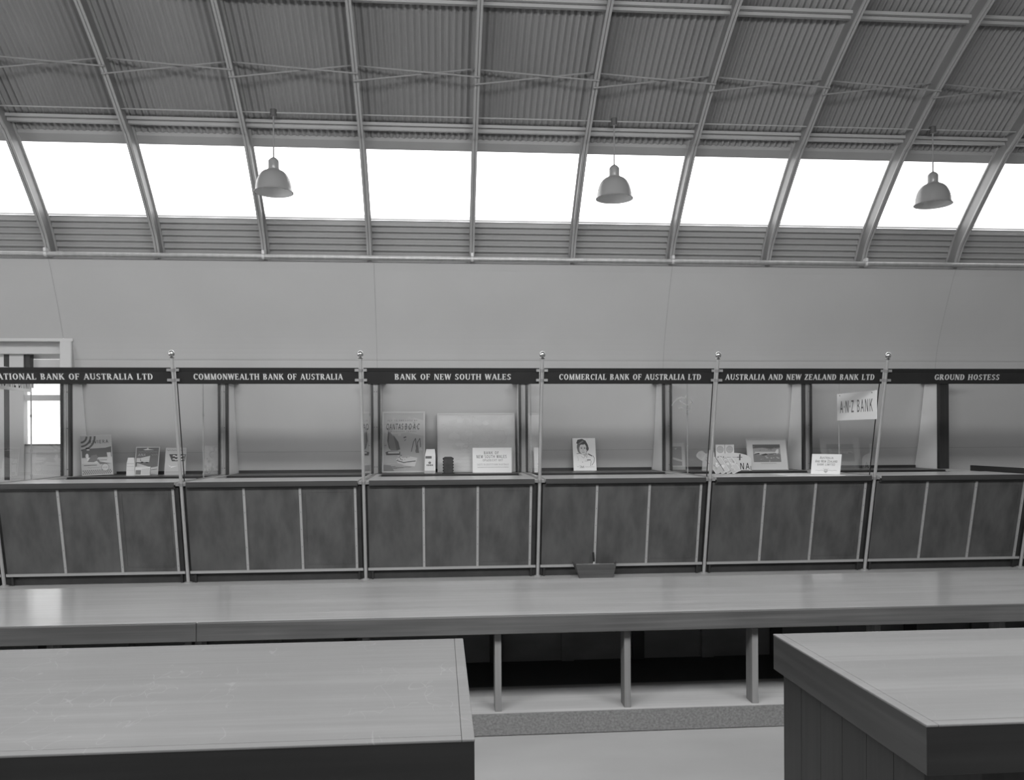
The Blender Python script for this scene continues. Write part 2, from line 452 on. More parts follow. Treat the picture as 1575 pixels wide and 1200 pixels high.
# skylight, one sheet to a bay
skyC = between(OUT, SKY_T, SKY_B)
for i in range(len(RX)-1):
    x0, x1 = max(RX[i], XL), min(RX[i+1], XR)
    if x1 <= x0: continue
    mb = MB(); sheet(mb, skyC, x0+.002, x1-.002)
    mb.v = [tuple(v) for v in mb.v]
    struct('window_%d' % (i+1), mb, M_SKY, recalc=False)
NEARC = between(OUT, (8.78, 4.60), SKY_B)          # unseen near rooflight, made taller to soften the fascia's shadow
mb = MB(); sheet(mb, NEARC, -3.7, 4.1, mirror=True)  # length cut short so the light falls off towards both ends
struct('window_20', mb, M_SKYN, recalc=False)
mb = MB(); sheet(mb, NEARC, XL, -3.7, mirror=True); sheet(mb, NEARC, 4.1, XR, mirror=True)
struct('ceiling_near_plain', mb, M_ROOF, recalc=False)
# doubled edge of the sheets along the sill, a little less bright
mb = MB()
mb.poly([(XL, 9.565, 3.838), (XR, 9.565, 3.838), (XR, 9.610, 3.793), (XL, 9.610, 3.793)])
struct('window_23', mb, skylight_mat('skylight_sheet_doubled', .74, .82), recalc=False)
# sill glazing bead under the skylight
mb = MB()
mb.tube([(XL, 9.60, 3.80), (XR, 9.60, 3.80)], .008, 6)
struct('trim_2', mb, M_CLIP)
# corrugated eaves strip, waves run along the hut
mb = MB()
eave = between(OUT, SKY_B, (9.86, 3.30))
L = [0]
for a, b in zip(eave[:-1], eave[1:]): L.append(L[-1]+(b-a).length)
fine = []
m_ = 90
for k in range(m_+1):
    t = L[-1]*k/m_
    i = max(j for j in range(len(L)) if L[j] <= t+1e-9); i = min(i, len(eave)-2)
    f = (t-L[i])/(L[i+1]-L[i]); p = eave[i].lerp(eave[i+1], f); d = (eave[i+1]-eave[i]).normalized()
    fine.append(p+Vector((-d.y, d.x))*(.017*math.cos(2*PI*(t-.02)/.073)))
sheet(mb, fine, XL, XR)
o = struct('wall_upper', mb, M_STRIP, recalc=False)
# lining sheets of the back wall with open joints
DX = -4.13            # right edge of the doorway bay
lin = between(CURVE, (9.683, 3.335), (10.42, 0))
top_lin = between(CURVE, (9.683, 3.335), (10.045, 2.515))
J = .0022
def panels(mb, C, x0, x1):
    zs = [2.283, 1.218]
    xs = [x0]+[s for s in (-.719, 2.68, 6.10) if x0 < s < x1]+[x1]
    cuts = [[]]
    for p in C:
        if zs and p.y < zs[0]:
            cuts[-1].append(Vector((p.x-(p.x-cuts[-1][-1].x)*.3, zs[0]+J/2))); cuts.append([Vector((cuts[-1][-1].x, zs[0]-J/2))]); zs.pop(0)
        cuts[-1].append(p)
    for c in cuts:
        for a, b in zip(xs[:-1], xs[1:]): sheet(mb, c, a+(J/2 if a != x0 else 0), b-(J/2 if b != x1 else 0))
    # dark backing behind the joints
    sheet(mb, [p+Vector((.012, .006)) for p in C], x0, x1, 1)
mb = MB()
panels(mb, lin, DX, XR)
sheet(mb, top_lin, XL, -4.206-J/2); sheet(mb, top_lin, -4.206+J/2, DX)
sheet(mb, [p+Vector((.012, .006)) for p in top_lin], XL, DX, 1)
sheet(mb, [p for p in lin if p.y < 2.52], XL, -5.75)
# top ledge of the lining
mb.poly([(XL, 9.683, 3.335), (XR, 9.683, 3.335), (XR, 9.87, 3.34), (XL, 9.87, 3.34)])
struct('wall_back', mb, [M_WALL, M_JOINT], recalc=False)
# end walls
for nm, x in (('wall_left', XL), ('wall_right', XR)):
    mb = MB(); mb.poly([(x, -.7, -.02), (x, 10.9, -.02), (x, 10.9, 3.2), (x, 9.2, 4.7), (x, 7.4, 5.8), (x, 5, 6.2), (x, 2.6, 5.8), (x, .8, 4.7), (x, -.7, 3.2)])
    struct(nm, mb, M_WALL, recalc=False)
mb = MB(); mb.box(XL+.01, XL+.03, 1.2, 7.2, .5, 3.4)
struct('window_22', mb, skylight_mat('end_fill_sheet', 2.2, 2.5))  # unseen glowing panel added on the end wall to side-light the signs
mb = MB()
for y in (1.2, 2.7, 4.2, 5.7, 7.2): mb.box(XL+.0, XL+.07, y-.04, y+.04, .44, 3.46)
for z in (.47, 1.9, 3.43): mb.box(XL+.0, XL+.07, 1.16, 7.24, z-.03, z+.03)
struct('end_fill_bars', mb, M_WHITE)  # bars across the added glowing panel
mb = MB(); mb.box(XL, XR, -.7, 10.7, -.06, 0)
struct('floor', mb, M_FLOOR)

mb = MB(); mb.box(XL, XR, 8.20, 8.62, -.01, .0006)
struct('floor_brightener', mb, mat('floor_brightener_paint', .5, .5, .3, var=.08, scale=(2, 6, 2)))  # pale strip added to brighten the dim floor in front of the counters
# ---------------------------------------------------------------- ribs
ORD = ['leftmost', 'second', 'third', 'fourth', 'fifth', 'sixth', 'seventh', 'eighth', 'ninth', 'tenth']
ribC = between(CURVE, CURVE[0], (9.69, 3.345))
ribO = offset(ribC, .195)
def strip_solid(mb, A, B, x0, x1, mi=0):
    """solid following two section curves A (inner) and B (outer) between two X"""
    n = len(A); b = len(mb.v)
    for x in (x0, x1):
        mb.v += [(x, p.x, p.y) for p in A]+[(x, p.x, p.y) for p in B]
    N2 = 2*n
    for i in range(n-1):
        for f in ((i, i+1, N2+i+1, N2+i), (n+i, N2+n+i, N2+n+i+1, n+i+1), (i, n+i, n+i+1, i+1), (N2+i, N2+i+1, N2+n+i+1, N2+n+i)):
            mb.f.append(tuple(b+q for q in f)); mb.m.append(mi)
    for i in (0, n-1):
        mb.f.append((b+i, b+N2+i, b+N2+n+i, b+n+i)); mb.m.append(mi)
for k in range(10):
    x = RX[k+3]
    lab = ('curved grey steel roof rib, %s of ten from the left' % ORD[k]) if 0 < k < 9 else ('curved grey steel roof rib at the far %s end of the ten' % ('left' if k == 0 else 'right'))
    r = thing('roof_rib', lab, 'roof rib', (x, 9.69, 3.345), group='steel roof ribs')
    m1 = MB(); strip_solid(m1, offset(ribC, .012), offset(ribC, .19), x-.006, x+.006)
    m1.build('web', M_RIBWEB, r)
    m1 = MB()
    for s in (-1, 1): strip_solid(m1, ribC, offset(ribC, .012), min(x+s*.003, x+s*.026), max(x+s*.003, x+s*.026))
    for s in (-1, 1): strip_solid(m1, offset(ribC, .010), offset(ribC, .045), min(x+s*.0065, x+s*.011), max(x+s*.0065, x+s*.011))
    m1.build('inner_flange', M_RIB, r)
    m1 = MB(); strip_solid(m1, offset(ribC, .178), ribO, x-.026, x+.026)
    m1.build('outer_flange', M_RIB, r)

# crossed bracing rods in every bay
def nearest(C, p): return min(C, key=lambda q: (q-Vector(p)).length)
for k in range(9):
    x0, x1 = RX[k+3], RX[k+4]
    o_in_a, o_in_b = Vector((8.193, 4.756)), Vector((8.125, 4.80))
    oo = Vector((8.21, 4.90))
    lab = 'crossed thin bracing rods high between the %s and %s roof ribs' % (ORD[k], ORD[k+1])
    r = thing('cross_brace', lab, 'brace', (x0, o_in_a.x, o_in_a.y), group='crossed bracing rods')
    m1 = MB(); m1.tube([(x0+.01, oo.x, oo.y), (x1+.025, o_in_b.x-.006, o_in_b.y-.01)], .0075, 8); m1.build('rod', M_ROD, r, smooth=True)
    m1 = MB(); m1.tube([(x0-.025, o_in_a.x-.012, o_in_a.y-.012), (x1-.01, oo.x+.02, oo.y+.015)], .0075, 8); m1.build('rod', M_ROD, r, smooth=True)
# purlins and conduit
def angle_purlin(p, label):
    r = thing('purlin', label, 'purlin', (0, p[0], p[1]))
    a = Vector(p)
    m1 = MB(); m1.box(XL, XR, a.x-.03, a.x+.005, a.y-.035, a.y-.005); m1.build('upper_angle', M_RIB, r)
    m1 = MB(); m1.box(XL, XR, a.x+.012, a.x+.05, a.y-.065, a.y-.035); m1.build('lower_angle', M_RIB, r)
angle_purlin((8.755, 4.565), 'long steel purlin just above the bright skylight strip')
angle_purlin((7.61, 5.290), 'long steel purlin near the crown of the vault')
r = thing('electrical_conduit', 'thin straight conduit carrying the pendant lamps above the skylight', 'conduit', (0, 8.59, 4.578))
m1 = MB(); m1.tube([(XL, 8.59, 4.578), (XR, 8.59, 4.578)], .0065, 8); m1.build('tube', M_RIB, r, smooth=True)
LX = [-1.606, 1.781, 5.165]
for x in LX:
    m1 = MB(); m1.lathe([(.001, -.035), (.028, -.035), (.032, -.02), (.032, .03), (.02, .035), (.001, .035)], 20, (x, 8.59, 4.578)); m1.build('junction_box', G(.09), r, smooth=True)
# eaves pipe with clips
r = thing('eaves_pipe', 'long horizontal metal pipe along the top of the wall lining', 'pipe', (0, 9.6, 3.372))
m1 = MB(); m1.tube([(XL, 9.6, 3.372), (XR, 9.6, 3.372)], .027, 14); m1.build('pipe_run', M_PIPE, r, smooth=True)
for k in (0, 2, 4, 6, 8):
    x = RX[k+3]
    m1 = MB(); m1.tube([(x-.013, 9.6, 3.372), (x+.013, 9.6, 3.372)], .031, 14); m1.box(x-.013, x+.013, 9.565, 9.69, 3.395, 3.435)
    m1.build('pipe_clip', M_CLIP, r, smooth=True)
for x in (-4.05, .0, 3.6):
    m1 = MB(); m1.tube([(x-.03, 9.6, 3.372), (x+.03, 9.6, 3.372)], .031, 14); m1.build('coupling', M_PIPE, r, smooth=True)

# ---------------------------------------------------------------- pendant lamps
LN = ['in front of the third roof rib from the left', 'in front of the middle of the skylight', 'over the right-hand end of the skylight']
for x, ln in zip(LX, ('left of the three', 'middle of the three', 'right of the three')):
    z = 3.797
    r = thing('pendant_lamp', 'dark enamel dome pendant lamp hanging before the skylight, %s' % ln, 'lamp', (x, 8.59, 4.5425), group='pendant lamps')
    m1 = MB(); m1.tube([(x, 8.59, 4.5425), (x, 8.59, z+.325)], .007, 10); m1.build('stem', M_LAMP, r, smooth=True)
    m1 = MB(); m1.lathe([(.006, .345), (.03, .33), (.049, .31), (.051, .30), (.051, .228), (.049, .222), (.001, .222)], 32, (x, 8.59, z)); m1.build('cap', M_LAMP, r, smooth=True)
    prof = []
    for i in range(15):
        a = i/14*PI/2*.97
        prof.append((.063+.112*math.sin(a), .21-.20*(1-math.cos(a))*1.0))
    prof = [(.05, .222), (.062, .222), (.066, .212)]+prof[1:]+[(.180, .006), (.189, 0), (.189, -.004), (.182, -.004)]
    inner = [(max(.03, a-.006), b-.006) for a, b in reversed(prof[:-3])]
    m1 = MB(); m1.lathe(prof, 48, (x, 8.59, z), caps=False); sh = m1.build('shade', M_LAMP, r, smooth=True, recalc=False)
    m1 = MB(); m1.lathe([(.182, -.004)]+inner+[(.001, .20)], 48, (x, 8.59, z), caps=False); m1.build('inner_reflector', M_LAMPIN, sh, smooth=True, recalc=False)

# ---------------------------------------------------------------- booths
PXF = lambda k: -2.4015+1.6826*k          # poles and partitions by number
class _P:
    def __getitem__(s, i): return PXF(i-1)
PX = _P()
LEAN = math.atan(.2255)
def pole_y(z): return 8.456-.2255*z
def front(z): return 8.262+(.92-z)*.2255
PN = {-1: 'cut off at the left edge', 5: 'cut off at the right edge', 0: 'first full one from the left', 1: 'second full one from left', 2: 'middle of all seven', 3: 'second full one from right', 4: 'first full one from the right'}
for k in range(-1, 6):
    x = PX[k+1]
    r = thing('pole', 'slanting satin metal pole with ball top between counters, %s' % PN[k], 'pole', (x, pole_y(0), 0), group='slanting poles')
    m1 = MB(); m1.tube([(x, pole_y(.004), .004), (x, pole_y(.95), .95), (x, pole_y(2.118), 2.118)], [.0160, .0155, .0140], 18); m1.build('shaft', M_POLE, r, smooth=True)
    m1 = MB(); m1.lathe([(.001, .001), (.042, .001), (.042, .006), (.03, .012), (.02, .016), (.001, .016)], 24, (x, pole_y(0), 0)); m1.build('foot_flange', M_POLE, r, smooth=True)
    m1 = MB(); c = Vector((x, pole_y(2.155), 2.155))
    m1.lathe([(.030*math.sin(a*PI/14)+.0005, -.030*math.cos(a*PI/14)) for a in range(15)], 24, c); m1.build('ball_finial', M_CHROME, r, smooth=True)
    m1 = MB(); m1.lathe([(.001, 0), (.024, 0), (.026, .006), (.024, .012), (.001, .012)], 24, (x, pole_y(2.112), 2.112)); m1.build('collar', M_CHROME, r, smooth=True)
    for z in (2.007, 1.917):
        m1 = MB(); y = pole_y(z)
        m1.box(x-.055, x+.055, y-.004, y+.007, z-.012, z+.012)
        m1.tube([(x, pole_y(z-.014), z-.014), (x, pole_y(z+.014), z+.014)], .0205, 16)
        m1.build('sign_clip', M_SIGNCLIP, r, smooth=True)
    m1 = MB(); z = .955; y = pole_y(z)
    m1.box(x-.052, x+.052, y-.006, y+.008, z-.013, z+.013); m1.tube([(x, pole_y(z-.014), z-.014), (x, pole_y(z+.014), z+.014)], .0205, 16)
    m1.build('counter_clip', M_SIGNCLIP, r, smooth=True)

# fascia boards with serif lettering: text, pixel span it covers
SIGN = {-1: ('NATIONAL BANK OF AUSTRALIA LTD', (-15, 235)), 0: ('COMMONWEALTH BANK OF AUSTRALIA', (297, 527)), 1: ('BANK OF NEW SOUTH WALES', (607, 786)),
        2: ('COMMERCIAL BANK OF AUSTRALIA LTD', (860, 1079)), 3: ('AUSTRALIA AND NEW ZEALAND BANK LTD', (1116, 1346)), 4: ('GROUND HOSTESS', (1438, 1538))}
BAYW = {-2: 'counter cut off at the left edge', -1: 'far left counter by the doorway', 0: 'second counter with an empty ledge', 1: 'counter with the framed map', 2: 'counter with the portrait card',
        3: 'counter with the aeroplane picture', 4: 'right counter before a bare ledge', 5: 'counter cut off at the right edge'}
for k in range(-2, 6):
    x0, x1 = PX[k+1]+.024, PX[k+2]-.024
    z0, z1 = 1.885, 2.030
    yf = lambda z: pole_y(z)+.022
    r = thing('sign_board', 'dark fascia board with pale serif capitals above the %s' % BAYW[k], 'sign', ((x0+x1)/2, yf(z0), z0), group='bank fascia signs')
    m1 = MB(); m1.slab(x0, x1, z0, z1-.032, yf, .028); m1.build('board', M_FASCIA, r)
    m1 = MB(); m1.slab(x0, x1, z1-.032, z1, lambda z: yf(z)-.006, .036); m1.build('top_moulding', M_FASTOP, r)
    if k not in SIGN: continue
    s, (u0, u1) = SIGN[k]
    a, b = atY(u0, 581, 8.03), atY(u1, 581, 8.03)
    polys, w = text(s, .054, b.x-a.x, True, gap=.10)
    zb = 1.922
    m1 = MB()
    for q in polys:
        m1.poly([(a.x+p[0], yf(zb+p[1])-.0012, zb+p[1]) for p in q])
    m1.build('lettering', M_LETTER, r, recalc=False)

# counters
for k in range(-2, 6):
    x0, x1 = PX[k+1]+.054, PX[k+2]-.054
    X0 = PX[k+1]
    r = thing('bank_counter', 'dark slant-fronted panelled unit with pale top, the %s' % BAYW[k], 'counter', ((x0+x1)/2, 8.5, 0), group='bank counters')
    m1 = MB(); m1.box(x0, x1, 8.205, 8.93, .955, .98); m1.build('countertop', M_CTOP, r)
    m1 = MB(); m1.box(x0, x1, 8.188, 8.205, .932, .9795); m1.slab(x0, x1, .915, .932, lambda z: 8.225, .03); m1.build('nosing', M_CNOSE, r)
    bx = [X0+.565, X0+1.085, X0+1.60]
    edges = [X0+.032]+bx
    for i in range(3):
        a, b = edges[i]+(.002 if i == 0 else .0), edges[i+1]-.0
        m1 = MB(); m1.slab(a, b, .115, .925, front, .018)
        if i < 2: m1.build('front_panel', M_CPANEL, r)
        else:
            d = m1.build('hatch_door', M_CDOOR, r)
            m1 = MB(); f2 = lambda z: front(z)-.004
            a2, b2 = a+.035, b-.04
            m1.slab(a2, a2+.012, .16, .88, f2, .006); m1.slab(b2-.012, b2, .16, .88, f2, .006); m1.slab(a2+.012, b2-.012, .868, .88, f2, .006); m1.slab(a2+.012, b2-.012, .16, .172, f2, .006)
            m1.build('door_moulding', M_CDOOR, d)
    m1 = MB(); m1.slab(bx[2], PX[k+2]-.032, .115, .925, lambda z: front(z)+.004, .018); m1.build('end_stile', M_KICK, r)
    for x in bx:
        m1 = MB(); f3 = lambda z: front(z)-.010
        m1.slab(x-.0115, x+.0115, .118, .918, f3, .010)
        for q in range(5):
            z = .17+q*.17
            m1.tube([(x, f3(z)-.0012, z), (x, f3(z)+.001, z)], .0032, 8, 1)
        m1.build('cover_batten', [M_BATTEN, M_POST], r)
    m1 = MB(); m1.slab(x0-.03, x1+.03, .092, .118, lambda z: front(z)-.012, .016); m1.build('base_rail', M_BATTEN, r)
    m1 = MB(); m1.box(x0-.045, x1+.045, 8.505, 8.525, 0, .10); m1.build('kickboard', M_KICK, r)
    for a, b in ((x0, x0+.02), (x1-.02, x1)):
        m1 = MB(); m1.hexa([(a, front(.1)+.03, .0), (b, front(.1)+.03, .0), (b, 8.93, .0), (a, 8.93, .0), (a, front(.95)+.02, .954), (b, front(.95)+.02, .954), (b, 8.93, .954), (a, 8.93, .954)])
        m1.build('side_panel', M_KICK, r)

# ledges along the wall behind the counters
for k in range(-1, 5):
    x0, x1 = PX[k+1]+.06, PX[k+2]-.06
    r = thing('back_ledge', 'dark narrow wall ledge behind the %s' % BAYW[k], 'ledge', ((x0+x1)/2, 10.0, .97), group='ledges behind the counters')
    m1 = MB(); m1.box(x0, x1, 9.66, 10.33, .945, .97); m1.build('shelf_board', M_LEDGE, r)
    m1 = MB(); m1.box(x0, x1, 9.645, 9.66, .93, .9705); m1.build('lip', M_DRAIL, r)
    m1 = MB(); m1.box(x0, x1, 9.70, 9.72, 0, .945); m1.build('apron', M_DARK, r)
    if k >= 0 or True:
        m1 = MB(); m1.box(x0 if k > -1 else x0+.3, x1-.01, 10.29, 10.315, .97, 1.004); m1.build('upstand', M_DRAIL, r)

# partitions: timber post, sheet behind it, glass in front
for k in range(-1, 6):
    x = PX[k+1]
    lab = {-1: 'partition beside the doorway, with a glass front half', 5: 'unglazed partition with a plain dark post at the far right'}.get(k, 'glass and sheet partition behind the slanting pole, %s' % PN.get(k, ''))
    r = thing('booth_partition', lab, 'partition', (x, 9.83, 0), group='booth partitions')
    if k < 5:
        for s in (-1, 1):
            m1 = MB(); a = x+s*.042; m1.box(a-.013, a+.013, 9.79, 9.85, .975, 2.0); m1.build('post', M_POST, r, bevel=.002)
        m1 = MB(); m1.box(x-.029, x+.029, 9.805, 9.84, .975, 2.0, 0); m1.box(x-.006, x+.006, 9.796, 9.806, .98, 1.99, 0)
        for z in (1.05, 1.5, 1.9): m1.tube([(x+.016, 9.800, z), (x+.016, 9.806, z)], .005, 8, 1)
        m1.build('channel', [M_CHAN, M_POST], r)
    else:
        m1 = MB(); m1.box(x-.056, x+.06, 9.79, 9.85, .975, 2.0); m1.build('post', M_POST, r, bevel=.002)
    # sheet between the post and the curved wall
    m1 = MB()
    pts = [(9.85, .97), (10.36, .97), (10.27, 1.3), (10.20, 1.65), (10.13, 2.0), (9.85, 2.0)]
    b = [(x-.045, p[0], p[1]) for p in pts]; c = [(x+.045, p[0], p[1]) for p in pts]
    m1.poly(b[::-1]); m1.poly(c)
    for i in range(6): m1.poly([b[i], b[(i+1) % 6], c[(i+1) % 6], c[i]])
    m1.build('sheet_panel', M_STUB, r)
    m1 = MB(); m1.box(x-.105, x+.105, 9.70, 10.10, 2.0, 2.03); m1.build('cap_board', M_POST, r)
    # sill along the counter side, and the screen below it
    m1 = MB(); m1.box(x-.05, x+.05, 8.30, 8.93, .952, .972); m1.box(x-.075, x+.075, 8.93, 9.79, .952, .972); m1.build('sill', M_CTOP, r)
    m1 = MB(); m1.box(x-.02, x+.02, 8.56, 9.69, 0, .952); m1.build('lower_screen', M_DARK, r)
    m1 = MB(); m1.slab(x-.05, x+.05, .002, .948, lambda z: front(z)+.030, .012); m1.build('gap_board', M_KICK, r)
    if k < 5:
        for s in (-1, 1):
            m1 = MB(); m1.box(x+s*.012-.004, x+s*.012+.004, 8.32, 9.79, .972, .982); m1.build('track', M_BATTEN if s > 0 else M_CHAN, r)
        ya = lambda z: pole_y(z)+.112
        m1 = MB(); m1.hexa([(x-.003, ya(.983), .983), (x+.003, ya(.983), .983), (x+.003, 8.992, .983), (x-.003, 8.992, .983), (x-.003, ya(2.0), 2.0), (x+.003, ya(2.0), 2.0), (x+.003, 8.992, 2.0), (x-.003, 8.992, 2.0)])
        gp = m1.build('glass_pane', M_GLASS, r)
        m1 = MB(); m1.hexa([(x-.0045, ya(.983)-.006, .983), (x+.0045, ya(.983)-.006, .983), (x+.0045, ya(.983)-.0005, .983), (x-.0045, ya(.983)-.0005, .983), (x-.0045, ya(2.)-.006, 2.), (x+.0045, ya(2.)-.006, 2.), (x+.0045, ya(2.)-.0005, 2.), (x-.0045, ya(2.)-.0005, 2.)])
        m1.build('ground_edge', M_GEDGE, gp)
        m1 = MB(); m1.box(x-.003, x+.003, 9.008, 9.788, .983, 2.0); gp2 = m1.build('glass_pane', M_GLASS, r)
        m1 = MB(); m1.tube([(x, 9.0, .975), (x, 9.0, 2.0)], .006, 10)
        for z in (1.02, 1.27, 1.62): m1.tube([(x, 9.0, z-.012), (x, 9.0, z+.012)], .010, 10)
        m1.build('joint_rod', M_CHAN, r, smooth=True)
        if k == 3:      # white outline on the glass
            m1 = MB()
            px = [(1033, 624), (1037, 618), (1042, 613), (1048, 611), (1053, 613), (1055, 608)], [(1045, 616), (1051, 621), (1056, 623), (1062, 622), (1065, 619), (1062, 615)], [(1043, 628), (1048, 627), (1056, 630), (1062, 631), (1064, 624)]
            for line in px:
                P = []
                for (u, v) in line:
                    d = ray(u, v); t = (x-.006)/d[0]; P.append((x-.0045, d[1]*t, H+d[2]*t))
                for a, b in zip(P[:-1], P[1:]):
                    m1.poly([(a[0], a[1], a[2]-.006), (b[0], b[1], b[2]-.006), (b[0], b[1], b[2]+.006), (a[0], a[1], a[2]+.006)])
            m1.build('white_outline', G(.62), gp2, recalc=False)
    else:
        m1 = MB(); m1.box(x-.012, x+.012, 8.32, 9.27, .972, 1.035); m1.build('bottom_rail', M_DRAIL, r)

# ---------------------------------------------------------------- doorway at the far left
dr = MB()
dr.box(-5.75, -4.10, 10.035, 10.075, 2.482, 2.515)                       # head architrave
struct('trim_3', dr, M_WHITE)
dr = MB(); dr.box(-4.243, -4.128, 10.04, 10.10, 0, 2.482); dr.box(-5.75, -5.63, 10.04, 10.10, 0, 2.482)
struct('trim_4', dr, M_WHITE)
dr = MB(); dr.box(-4.128, -4.115, 10.04, 10.62, 0, 2.50); dr.box(-5.77, -5.75, 10.04, 10.62, 0, 2.5); dr.box(-5.75, -4.128, 10.10, 10.62, 2.485, 2.50)
struct('wall_porch', dr, M_WALL)
dr = MB(); dr.box(-5.63, -4.25, 10.25, 10.33, 2.36, 2.485)
struct('trim_5', dr, M_WHITE)
# boarded lintel
dr = MB()
for i, z in enumerate((2.06, 2.21, 2.32)):
    dr.box(-4.80, -4.13, 10.46-.004*(i % 2), 10.49, z, (2.21, 2.32, 2.40)[i]-.005)
struct('wall_lintel', dr, M_WHITE)
dr = MB()
dr.box(-4.93, -4.775, 10.34, 10.44, 0, 2.40, 0)          # stile / mullion
dr.box(-4.775, -4.715, 10.36, 10.46, 1.98, 2.40, 1)
dr.box(-5.0, -4.93, 10.36, 10.42, 0, 2.40, 1)
dr.box(-4.775, -4.13, 10.36, 10.44, 1.83, 1.895, 0)       # transom bar
dr.box(-4.775, -4.13, 10.37, 10.43, .0, 1.215, 2)         # lower panel
dr.box(-4.775, -4.13, 10.36, 10.44, 1.215, 1.232, 0)
dr.box(-4.775, -4.13, 10.38, 10.43, 1.232, 1.315, 2)
dr.box(-4.775, -4.13, 10.36, 10.44, 1.312, 1.325, 1)
dr.box(-5.75, -5.0, 10.38, 10.42, 0, 2.40, 2)
struct('door_1', dr, [M_DOORG, M_DRAIL, M_PANELG])
dr = MB(); dr.box(-4.775, -4.13, 10.40, 10.404, 1.325, 1.83); dr.box(-4.775, -4.13, 10.40, 10.404, 1.895, 2.06)
struct('window_21', dr, M_GLASS)
dr = MB(); dr.box(-40, 20, 10.75, 90, -.30, -.2)
struct('ground', dr, mat('apron_concrete', .8, .8, .2, var=.06))
b = MB(); b.box(-34, -26, 55, 60, -.2, 1.5); b.box(-25, -17, 60, 64, -.2, 1.2); b.box(-46, -36, 58, 62, -.2, 1.8)
struct('ground_far_sheds', b, mat('far_shed', .85, .8, .2, var=.1))

